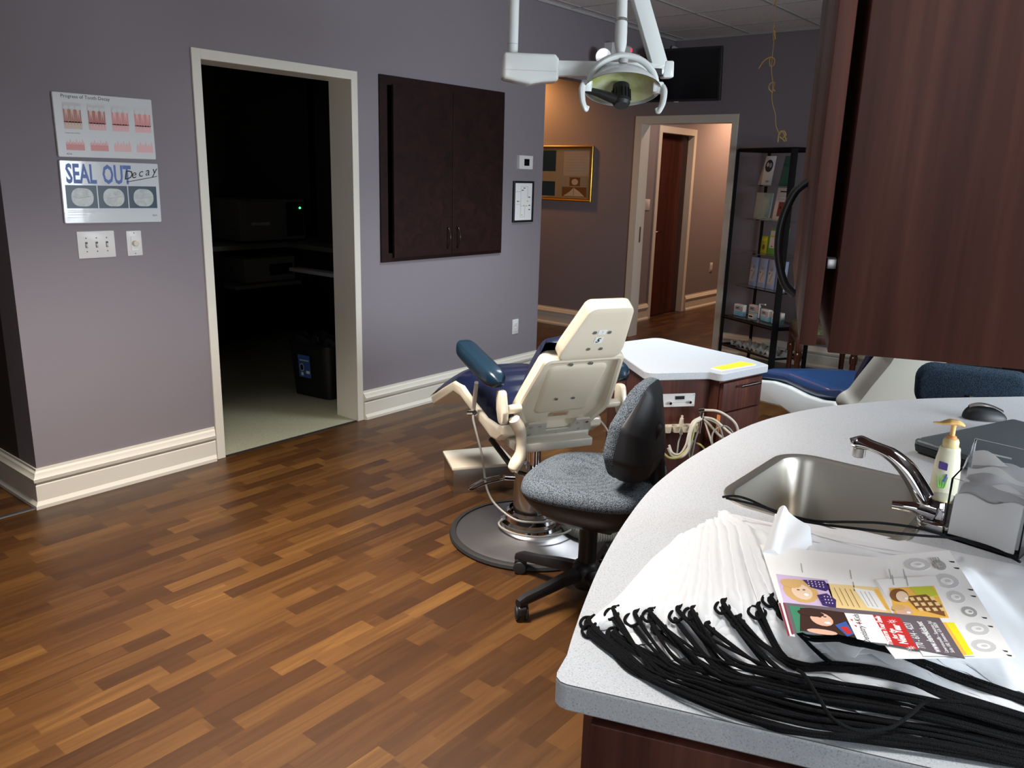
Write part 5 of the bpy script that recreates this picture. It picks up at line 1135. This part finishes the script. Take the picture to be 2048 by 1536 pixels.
# dried twine string
P = [atd(px, py, 1.75) for px, py in ((1553, -40), (1550, 30), (1548, 80), (1545, 110), (1543, 140), (1546, 170), (1544, 200), (1551, 230), (1552, 252), (1560, 270))]
P[0] = Vector((P[1].x-.0, P[1].y, CH_)); P.insert(1, P[0].lerp(P[1], .5))
t = thing('straw_garland', 'thin string of knotted straw hanging beside the large cabinet', 'garland', P[-1])
m = M().m('twine'); m.tube(P, .0008, 6, 4); m.build('string', t)
def curl(pts, r=.0013):
    mm = M().m('twine'); mm.tube([atd(px, py, 1.75+d) for px, py, d in pts], r, 6, 6); mm.build('straw_knot', t)
curl([(1550, 52, 0), (1548, 62, .01), (1551, 80, 0), (1549, 60, 0)]); curl([(1553, 0, 0), (1545, 12, .01), (1550, 5, 0)])
curl([(1518, 137, 0), (1528, 122, .01), (1540, 115, 0), (1549, 118, 0), (1548, 130, .01), (1541, 132, .0), (1539, 120, -.01), (1543, 116, 0)])
curl([(1545, 185, 0), (1538, 177, .01), (1541, 167, 0), (1549, 166, 0), (1547, 178, .01), (1550, 182, 0)])
curl([(1556, 285, 0), (1558, 268, .01), (1563, 262, 0), (1568, 268, 0), (1573, 282, .0)]); curl([(1562, 264, 0), (1558, 272, .01), (1565, 278, 0), (1570, 283, 0)]); curl([(1560, 264, 0), (1568, 262, .01), (1572, 270, 0), (1566, 276, 0)])
# ================================================================ fanned pile of drawstring bags
from mathutils import noise
NB, TH = 15, .0043
Bq = []
for k in range(NB):
    u = k/(NB-1); j = random.uniform(-.006, .006)
    Bk = Vector((.912, .565)).lerp(Vector((1.045, .335)), u**1.15)+Vector((j, j*.5)); Ak = (Vector((1.225, .605)).lerp(Vector((1.400, .598)), (k/(NB-2))**1.1) if k < NB-1 else Vector((1.462, .520)))+Vector((-j, j))
    d = Vector((.10, -.99)).lerp(Vector((.16, -.98)), u).normalized(); L = .43
    Bq.append((Bk, Ak, Ak+d*L, Bk+d*L))
def inside(q, p):      # signed distance to the nearest side, positive inside
    s = 9
    for i in range(4):
        a, b = q[i], q[(i+1) % 4]; e = (b-a).normalized(); s = min(s, (e.y*(p.x-a.x)-e.x*(p.y-a.y)))
    return s
def sm(x): x = max(0, min(1, x)); return x*x*(3-2*x)
def support(k, p):
    z = ZC+.0015
    for j in range(k): z += TH*sm((inside(Bq[j], p)+.012)/.030)
    return z
HEM = []
for k in range(NB):
    q = Bq[k]; top = k == NB-1
    nu, nv = (64, 60) if k >= NB-4 else (44, 34)
    sd = k*13.7
    def pt(u, v, q=q, k=k, sd=sd):                     # u along the hem B->A, v into the body
        a = q[0].lerp(q[1], u); b = q[3].lerp(q[2], u); p = a.lerp(b, v)
        n = noise.noise(Vector((p.x*26, p.y*26, sd)))
        e = (q[1]-q[0]).normalized()
        p = p+Vector((e.y, -e.x))*(.006*noise.noise(Vector((u*2.2, sd, v*2))))*(1-v)
        p = p-e*((.034+.018*(k % 2))*sm((.10-u)/.10)*(.25+.75*(.5+.5*math.sin(v*44+k*2.3)))*(1-.65*sm((v-.2)/.3)))
        # gathered scallops at the hem end by the cords
        p = p+(q[3]-q[0]).normalized()*(.016*sm((.16-u)/.16)*(.5+.5*math.sin(v*60+k*2))*(1 if v < .5 else .4))*0
        return p
    lens = q[3]-q[0]; Lb = lens.length
    def zt(u, v, p, k=k, sd=sd, Lb=Lb):
        edge = min(u, 1-u)*.40; hem = v*Lb
        z = TH*.55
        z += .0060*math.exp(-((hem-.011)/.008)**2) + .0022*math.exp(-((hem-.036)/.006)**2) + .0010*math.sin(u*60+k*3)*math.exp(-((hem-.016)/.012)**2)
        z += .0034*noise.noise(Vector((p.x*6+p.y*3, p.y*15, sd)))*sm(hem/.03)+.0007*noise.noise(Vector((p.x*40, p.y*40, sd+4)))
        z += (.007 if k < NB-2 else .001)*sm((.12-u)/.12)*(.25+.75*abs(math.sin(hem*60+k)))*sm((.16-hem)/.16)
        if k >= NB-2 and hem > .06 and u > .1: z *= .65
        return max(.0012, z)
    m = M().m('cotton')
    nbm = 2
    def up_s(u, v, pt=pt, zt=zt, k=k, Lb=Lb):
        # finer steps near the hem
        v = v**1.6; p = pt(u, v); b = support(k, p); t_ = zt(u, v, p); r = sm(min(u, 1-u)*30)*sm(v*Lb/.004+.0)*.85+.15
        return Vector((p.x, p.y, b+.0006+t_*r))
    def dn_s(u, v, pt=pt, k=k):
        v = v**1.6; p = pt(u, v); return Vector((p.x, p.y, support(k, p)+.0004))
    V1 = m.grid(up_s, nu, nv); V2 = m.grid(dn_s, nu, nv)
    for i in range(nu): m.f([V1[i][0], V1[i+1][0], V2[i+1][0], V2[i][0]]); m.f([V1[i][nv], V1[i+1][nv], V2[i+1][nv], V2[i][nv]])
    for j in range(nv): m.f([V1[0][j], V1[0][j+1], V2[0][j+1], V2[0][j]]); m.f([V1[nu][j], V1[nu][j+1], V2[nu][j+1], V2[nu][j]])
    if k == NB-1: lab = 'white cotton drawstring bag lying uppermost on the fanned pile, under the flyers'
    elif k == NB-2: lab = 'white drawstring bag second from the top of the fanned pile'
    elif k == 0: lab = 'white drawstring bag at the very bottom of the pile, farthest left on the counter'
    else: lab = 'white drawstring bag, '+('third', 'fourth', 'fifth', 'sixth', 'seventh', 'eighth', 'ninth', 'tenth', 'eleventh', 'twelfth', 'thirteenth', 'fourteenth')[NB-3-k]+' from the top of the fanned pile'
    bag = m.build('drawstring_bag', sharp=60, label=lab, category='bag', group='white drawstring bags fanned on the counter')
    HEM.append((bag, up_s))
# folded flap of the top bag, a curled hem standing up
m = M().m('cotton')
def flap(u, v):
    a = on(1558, 1016, 2, 1.00); b = on(1524, 1104, 2, .985); c = on(1622, 1042, 2, .993); d = on(1632, 1120, 2, .982)
    p = a.lerp(b, v).lerp(c.lerp(d, v), u); return p+Vector((0, 0, .007*math.sin(min(1, u*3.2)*PI)+.0015*math.sin(u*8+v*5)-.012*u*u))
def flap2(u, v): return flap(u, v)-Vector((0, 0, .004+.022*math.sin(min(1, u*1.3)*PI)))
V1 = m.grid(flap, 20, 14); V2 = m.grid(flap2, 20, 14)
for i in range(20): m.f([V1[i][0], V1[i+1][0], V2[i+1][0], V2[i][0]]); m.f([V1[i][14], V1[i+1][14], V2[i+1][14], V2[i][14]])
for j in range(14): m.f([V1[0][j], V1[0][j+1], V2[0][j+1], V2[0][j]]); m.f([V1[20][j], V1[20][j+1], V2[20][j+1], V2[20][j]])
m.build('folded_hem', HEM[-1][0])

# cords: every bag has a loop and running strands from the near end of its hem, gathered to the right
def proj(p):
    v = p-EYE; w = v.dot(fw); return 1024+FPX*v.dot(rt)/w, 768-FPX*v.dot(up)/w
outer = [(1205, 1262), (1232, 1306), (1290, 1350), (1380, 1394), (1480, 1430), (1600, 1462), (1740, 1480), (1880, 1500), (2060, 1528), (2180, 1545)]
inner = [(1330, 1225), (1400, 1240), (1460, 1262), (1520, 1290), (1600, 1306), (1680, 1322), (1780, 1348), (1900, 1382), (2060, 1416), (2180, 1442)]
def strand(st, s, h=0):
    sx, sy = proj(st); pts = [st+Vector((.008*h, .002, .001)), st+Vector((-.010-.004*h, -.004, .0))]
    r0, r1 = random.random(), random.random()
    for i, (a, b) in enumerate(zip(outer, inner)):
        px = a[0]+(b[0]-a[0])*s+random.uniform(-3, 3); py = a[1]+(b[1]-a[1])*s+3*math.sin(i*1.1+r0*6)+random.uniform(-2, 2)
        if px < sx+45: continue
        base = on(px, py, 2, ZC+.012)
        rise = (.004+.020*r1*math.sin(PI*min(1, max(0, .1+s*.8))))*(1 if 2 < i < 8 else .55)
        pts.append(Vector((base.x, base.y, max(support(NB, base.xy)+.003, ZC+.0035+rise))))
    return pts
for k in range(NB):
    bag, fs = HEM[k]; u0 = k/(NB-1)
    for c in range(2):
        s = min(1, max(0, u0*.95+random.uniform(-.07, .07)+.03*c))
        if .60 < s < .70: s = .60
        if .80 < s < .91: s = .78
        st = fs(.012+.012*c, (.0, .035, .012)[c])
        m = M().m('cord')
        for h in range(2): m.tube(strand(st, min(1, s+.022*h), h), .0023, 7, 6)
        m.build('cord', bag)
    st = fs(.02, .01); m = M().m('cord'); w = .009+.005*random.random()
    m.tube([st+Vector(v) for v in ((.006, 0, .001), (-.006, w*.7, .003), (-.020, w*.5, .001), (-.024, -w*.5, -.001), (-.008, -w*.9, .001), (.003, -w*.4, .002))], .0023, 7, 5); m.build('cord_loop', bag)
# long single cords lying over the pile
def over(px, key='cord', r=.0023, dz=.004, parent=None):
    m = M().m(key); P = []
    for x, y, *z in px:
        p = on(x, y, 2, ZC+.066 if not z else z[0]); 
        if not z: 
            zz_ = support(NB, p.xy)+dz
            p = on(x, y, 2, zz_); p.z = max(zz_, ZC+.003)
        P.append(p)
    m.tube(P, r, 8, 7); return m.build('cord', parent)
tb = HEM[-1][0]
over([(1541, 1218), (1560, 1240), (1580, 1256), (1620, 1275), (1700, 1300), (1780, 1320), (1860, 1350), (1940, 1372), (2060, 1388)], parent=tb)
over([(1541, 1219), (1556, 1223), (1567, 1240), (1580, 1262), (1590, 1292), (1598, 1300), (1640, 1330), (1720, 1345)], parent=tb)
over([(1446, 994, .975), (1470, 992, .972), (1500, 1000, .965), (1540, 1018, .960), (1590, 1034, .958), (1640, 1043, .965), (1700, 1044, .968), (1760, 1046, .966), (1830, 1055, .960), (1880, 1068, .952), (1893, 1074, .942)], parent=tb)
over([(1452, 996, .972), (1520, 1012, .962), (1580, 1036, .958), (1640, 1048, .962), (1720, 1058, .972), (1830, 1070, .968), (1920, 1078, .962), (1990, 1098, .960), (2040, 1124, .962)], parent=tb)
over([(1595, 1340, .945), (1610, 1352, .95), (1640, 1400, .952), (1668, 1440, .945), (1720, 1462, .935), (1780, 1455, .935), (1820, 1430, .94), (1850, 1405, .945), (1890, 1402, .95), (1950, 1410, .95), (2060, 1440, .95)], parent=HEM[6][0])
over([(1218, 1262, .915), (1222, 1300, .9135), (1260, 1342, .9135), (1330, 1372, .9135), (1400, 1398, .9135), (1500, 1440, .914), (1560, 1462, .916), (1640, 1470, .92), (1720, 1468, .925), (1800, 1478, .92), (1900, 1500, .915), (2060, 1520, .914)], parent=HEM[0][0])

# ---------------------------------------------------------------- printed papers on the pile
zt0 = max(HEM[-1][1](i/20, .1+j*.045).z for i in range(1, 19) for j in range(18))+.0008
def pv(px, z): return [tuple(on(x, y, 2, z)[:2]) for x, y in px]
def quadT(p00, p10, p01, z):
    a, b, c = [on(*p, 2, z) for p in (p00, p10, p01)]; return frame(a, b-a, c-a), (b-a).length, (c-a).length
def sheet(name, label, cat, corners, z, base='paper', th=.0008):
    m = M().m(base); m.stack(ccw(pv(corners, z)), 0, [(0, z), (0, z+th)]); return m, name, label, cat, z+th
def P_(m, key, px, z, th=.0002): m.m(key); m.stack(ccw(pv(px, z)), 0, [(0, z), (0, z+th)])
def bil(Q, u, v):
    (ax, ay), (bx_, by), (cx, cy), (dx_, dy_) = Q; return ((ax*(1-u)+bx_*u)*(1-v)+(dx_*(1-u)+cx*u)*v, (ay*(1-u)+by*u)*(1-v)+(dy_*(1-u)+cy*u)*v)
def sub(Q, pts): return [bil(Q, u, v) for u, v in pts]
def ell_(Q, u, v, ru, rv, n=14): return [bil(Q, u+ru*math.cos(2*PI*i/n), v+rv*math.sin(2*PI*i/n)) for i in range(n)]
# colouring sheet
z = zt0; QC = [(1640, 1125), (1898, 1101), (2032, 1317), (1790, 1318)]
m = M().m('paper'); m.stack(ccw(pv(QC, z)), 0, [(0, z), (0, z+.0008)]); zi = z+.0008
for u, v, a, b, key in ((.70, .10, .10, .06, 'lgrey'), (.86, .12, .05, .05, 'grey_ink'), (.84, .27, .09, .07, 'lgrey'), (.83, .42, .07, .06, 'lgrey'), (.86, .56, .06, .05, 'grey_ink'), (.84, .72, .09, .06, 'lgrey'), (.80, .88, .10, .06, 'lgrey')):
    P_(m, key, ell_(QC, u, v, a, b), zi); P_(m, 'paper', ell_(QC, u, v, a*.55, b*.45), zi+.0002); P_(m, key, ell_(QC, u+.01, v, a*.25, b*.2), zi+.0004)
m.m('black_ink')
for u, v in ((.97, .10), (.975, .16), (.98, .36), (.97, .42), (.95, .62), (.955, .70), (.95, .93), (.96, .97)): P_(m, 'black_ink', sub(QC, [(u-.02, v-.008), (u+.02, v), (u+.015, v+.012), (u-.01, v+.006)]), zi)
for q in range(4): P_(m, 'grey_ink', sub(QC, [(.82+.02*q, .05), (.83+.02*q, .05), (.83+.02*q, .15), (.82+.02*q, .15)]), zi+.0006)
tag(m.build('colouring_sheet'), 'white colouring sheet with small grey drawings at the right of the papers', 'paper')
z = zt0+.0012
# advert with photographs
QA = [(1520, 1090), (1770, 1118), (1860, 1240), (1560, 1212)]
m = M().m('paper'); m.stack(ccw(pv(QA, z)), 0, [(0, z), (0, z+.0008)]); zi = z+.0008
PB = [(1552, 1148), (1655, 1160), (1672, 1216), (1567, 1205)]; 
P_(m, 'lilac', PB, zi); P_(m, 'blond', ell_(PB, .40, .52, .34, .42), zi+.0002); P_(m, 'skinp', ell_(PB, .42, .55, .20, .27), zi+.0004); P_(m, 'blond', ell_(PB, .25, .28, .20, .16), zi+.0005)
P_(m, 'indigo', sub(PB, [(.50, .10), (.93, .04), (1., .30), (.90, .42), (.62, .34)]), zi+.0006); P_(m, 'indigo', sub(PB, [(.70, .60), (.9, .5), (1.05, .7), (1., 1.0), (.75, .95)]), zi+.0006); P_(m, 'paper', ell_(PB, .49, .63, .05, .05), zi+.0007); P_(m, 'brownp', ell_(PB, .36, .48, .03, .02), zi+.0007); P_(m, 'brownp', ell_(PB, .47, .46, .03, .02), zi+.0007)
for a in range(5):
    for b in range(3): P_(m, 'paper', ell_(PB, .60+.07*a, .12+.08*b, .012, .02, 6), zi+.0008); P_(m, 'paper', ell_(PB, .78+.06*(a % 4), .62+.11*b, .012, .02, 6), zi+.0008)
PC = [(1652, 1167), (1757, 1175), (1786, 1231), (1671, 1216)]
P_(m, 'gold2', PC, zi); P_(m, 'paper', sub(PC, [(.50, .08), (.86, .15), (.93, .85), (.60, .80)]), zi+.0002); P_(m, 'amber', sub(PC, [(.90, .08), (.97, .08), (1.0, .8), (.93, .78)]), zi+.0002)
for q in range(4): P_(m, 'brownp', sub(PC, [(.12+.1*q, .15), (.13+.1*q, .15), (.16+.1*q, .85), (.15+.1*q, .85)]), zi+.0003)
for q in range(3): P_(m, 'grey_ink', sub(PC, [(.60+.08*q, .2), (.61+.08*q, .2), (.64+.08*q, .75), (.63+.08*q, .75)]), zi+.0004)
for px, py, s_ in ((1602, 1135, .03), (1700, 1148, .05), (1706, 1172, .02)): P_(m, 'grey_ink', [(px-1, py-8), (px+1, py-8), (px+4, py+10), (px+2, py+10)], zi)
PD = [(1778, 1176), (1868, 1172), (1898, 1236), (1790, 1236)]
tag(m.build('flyer'), 'white flyer with a blond woman in a spotted blouse and an amber text block', 'flyer')
QD = [(1752, 1160), (1870, 1152), (1950, 1312), (1846, 1312)]
z2 = zt0+.0024; m = M().m('paper'); m.stack(ccw(pv(QD, z2)), 0, [(0, z2), (0, z2+.0008)]); zi = z2+.0008
P_(m, 'amber', PD, zi); P_(m, 'lime', sub(PD, [(.45, .0), (.95, .0), (1., .3), (.6, .35)]), zi+.0002); P_(m, 'brownp', sub(PD, [(.3, .3), (.75, .25), (.98, .6), (.95, .95), (.45, .7)]), zi+.0003)
for a in range(4):
    for b in range(3): P_(m, 'gold2', sub(PD, [(.38+.14*a+.05*b, .34+.17*b), (.46+.14*a+.05*b, .33+.17*b), (.48+.14*a+.05*b, .43+.17*b), (.40+.14*a+.05*b, .44+.17*b)]), zi+.0005)
P_(m, 'brownp', ell_(PD, .18, .25, .20, .22), zi+.0005); P_(m, 'skinp', ell_(PD, .24, .30, .13, .18), zi+.0007); P_(m, 'skin', ell_(PD, .20, .78, .17, .17), zi+.0007); P_(m, 'blond', ell_(PD, .10, .66, .14, .10), zi+.0008); P_(m, 'paper', ell_(PD, .28, .82, .04, .03), zi+.0009); P_(m, 'paper', ell_(PD, .31, .36, .03, .03), zi+.0009)
P_(m, 'yellow', [(1885, 1245), (1908, 1245), (1947, 1309), (1926, 1311)], zi); P_(m, 'amber', [(1885, 1245), (1892, 1245), (1934, 1310), (1926, 1311)], zi+.0002)
for px, py in ((1778, 1150), (1806, 1150), (1784, 1162), (1812, 1164)): P_(m, 'grey_ink', [(px-1, py-12), (px+1, py-12), (px+5, py+8), (px+3, py+8)], z2+.0008)
tag(m.build('flyer'), 'flyer with two smiling children in checked yellow shirts and a yellow band', 'flyer')
# New Year postcard: grey border, photograph, red block
z3 = zt0+.0038
QN = [(1566, 1206), (1879, 1237), (1930, 1318), (1578, 1268)]
m = M().m('paper'); m.stack(ccw(pv([(1556, 1206), (1566, 1206), (1590, 1274), (1576, 1272)], z3-.0012)), 0, [(0, z3-.0012), (0, z3-.0004)]); m.m('redp'); m.stack(ccw(pv([(1557, 1206), (1561, 1206), (1580, 1272), (1576, 1272)], z3-.0003)), 0, [(0, z3-.0003), (0, z3-.0001)]); tag(m.build('postcard'), 'red-edged card peeping out left under the New Year postcard', 'card')
edge_ = [(1566, 1206), (1879, 1237), (1930, 1318), (1860, 1304), (1790, 1290), (1740, 1284), (1700, 1272), (1640, 1260), (1583, 1268)]
m = M().m('slate'); m.stack(ccw(pv(edge_, z3)), 0, [(0, z3), (0, z3+.0008)]); zi = z3+.0008
cut = lambda u: 1
P_(m, 'redp', [(1566, 1206), (1569, 1206), (1587, 1268), (1584, 1268)], zi)
PH = [(1578, 1211), (1688, 1225), (1714, 1278), (1594, 1264)]
P_(m, 'greenp', [(1578, 1211), (1610, 1215), (1622, 1262), (1594, 1266)], zi); P_(m, 'hairb', [(1600, 1216), (1620, 1216), (1688, 1225), (1712, 1276), (1660, 1266), (1600, 1262)], zi+.0002)
P_(m, 'skin', ell_(PH, .52, .38, .20, .26), zi+.0004); P_(m, 'skin', ell_(PH, .44, .88, .26, .10), zi+.0004); P_(m, 'hairb', ell_(PH, .36, .20, .24, .12), zi+.0005)
P_(m, 'paper', ell_(PH, .60, .50, .06, .04), zi+.0006); P_(m, 'hairb', ell_(PH, .50, .30, .03, .02), zi+.0006); P_(m, 'hairb', ell_(PH, .60, .27, .03, .02), zi+.0006)
P_(m, 'blue_ink', sub(PH, [(.72, .55), (.95, .35), (1., .8), (.85, .95)]), zi+.0005); P_(m, 'red', sub(PH, [(.80, .60), (.93, .55), (.97, .8), (.86, .85)]), zi+.0006)
P_(m, 'paper', [(1688, 1226), (1745, 1230), (1778, 1288), (1740, 1284), (1714, 1278)], zi)
P_(m, 'red', [(1745, 1230), (1800, 1235), (1836, 1299), (1778, 1288)], zi)
# lettering runs up the card (from its near edge towards its far edge)
def lettering(txt, p0, p1, size, key, shear=0, bold=0, font=None):
    a, b = on(*p0, 2, zi), on(*p1, 2, zi); x = (b-a); T = frame((a.x, a.y, zi+.0003), x, Vector((0, 0, 1)).cross(x)); 
    cu = bpy.data.curves.new('t', 'FONT'); cu.body = txt; cu.size = size; o = bpy.data.objects.new('t', cu); me = bpy.data.meshes.new_from_object(o); w = max(v.co.x for v in me.vertices); bpy.data.objects.remove(o); bpy.data.curves.remove(cu); bpy.data.meshes.remove(me)
    m.m(key).text(txt, T, size, 0, 0, 0, .0002, shear=shear, bold=bold, sx=x.length/w)
lettering('Dentistry 4 Kids', (1742, 1287), (1716, 1229), .011, 'black_ink')
lettering('Transform Your Smile', (1787, 1291), (1759, 1233), .010, 'paper', bold=.0003)
lettering('for the', (1797, 1278), (1786, 1258), .009, 'paper', bold=.0003)
lettering('New Year', (1816, 1289), (1797, 1250), .014, 'paper', bold=.0005)
lettering('770 - 614 - 4221', (1852, 1298), (1821, 1247), .013, 'paper')
lettering('www.dent4kids.net', (1882, 1305), (1843, 1244), .012, 'paper', bold=.0002)
lettering('Lawrenceville - Suwanee Rd', (1898, 1306), (1862, 1243), .007, 'paper')
lettering('Suite 100, Suwanee, GA 30024', (1910, 1306), (1872, 1246), .007, 'paper')
for c_ in ((1784, 1243), (1822, 1296)):
    for q in range(8): a = q*PI/4; P_(m, 'paper', [(c_[0]+2*math.cos(a-.4), c_[1]+1.4*math.sin(a-.4)), (c_[0]+10*math.cos(a), c_[1]+5*math.sin(a)), (c_[0]+2*math.cos(a+.4), c_[1]+1.4*math.sin(a+.4))], zi+.0003)
for p in ((1700, 1238), (1708, 1250), (1715, 1243)): P_(m, 'red', [(p[0], p[1]), (p[0]+5, p[1]+1), (p[0]+6, p[1]+5)], zi+.0003)
tag(m.build('postcard'), 'grey-bordered New Year postcard with two smiling faces and a red block', 'card')
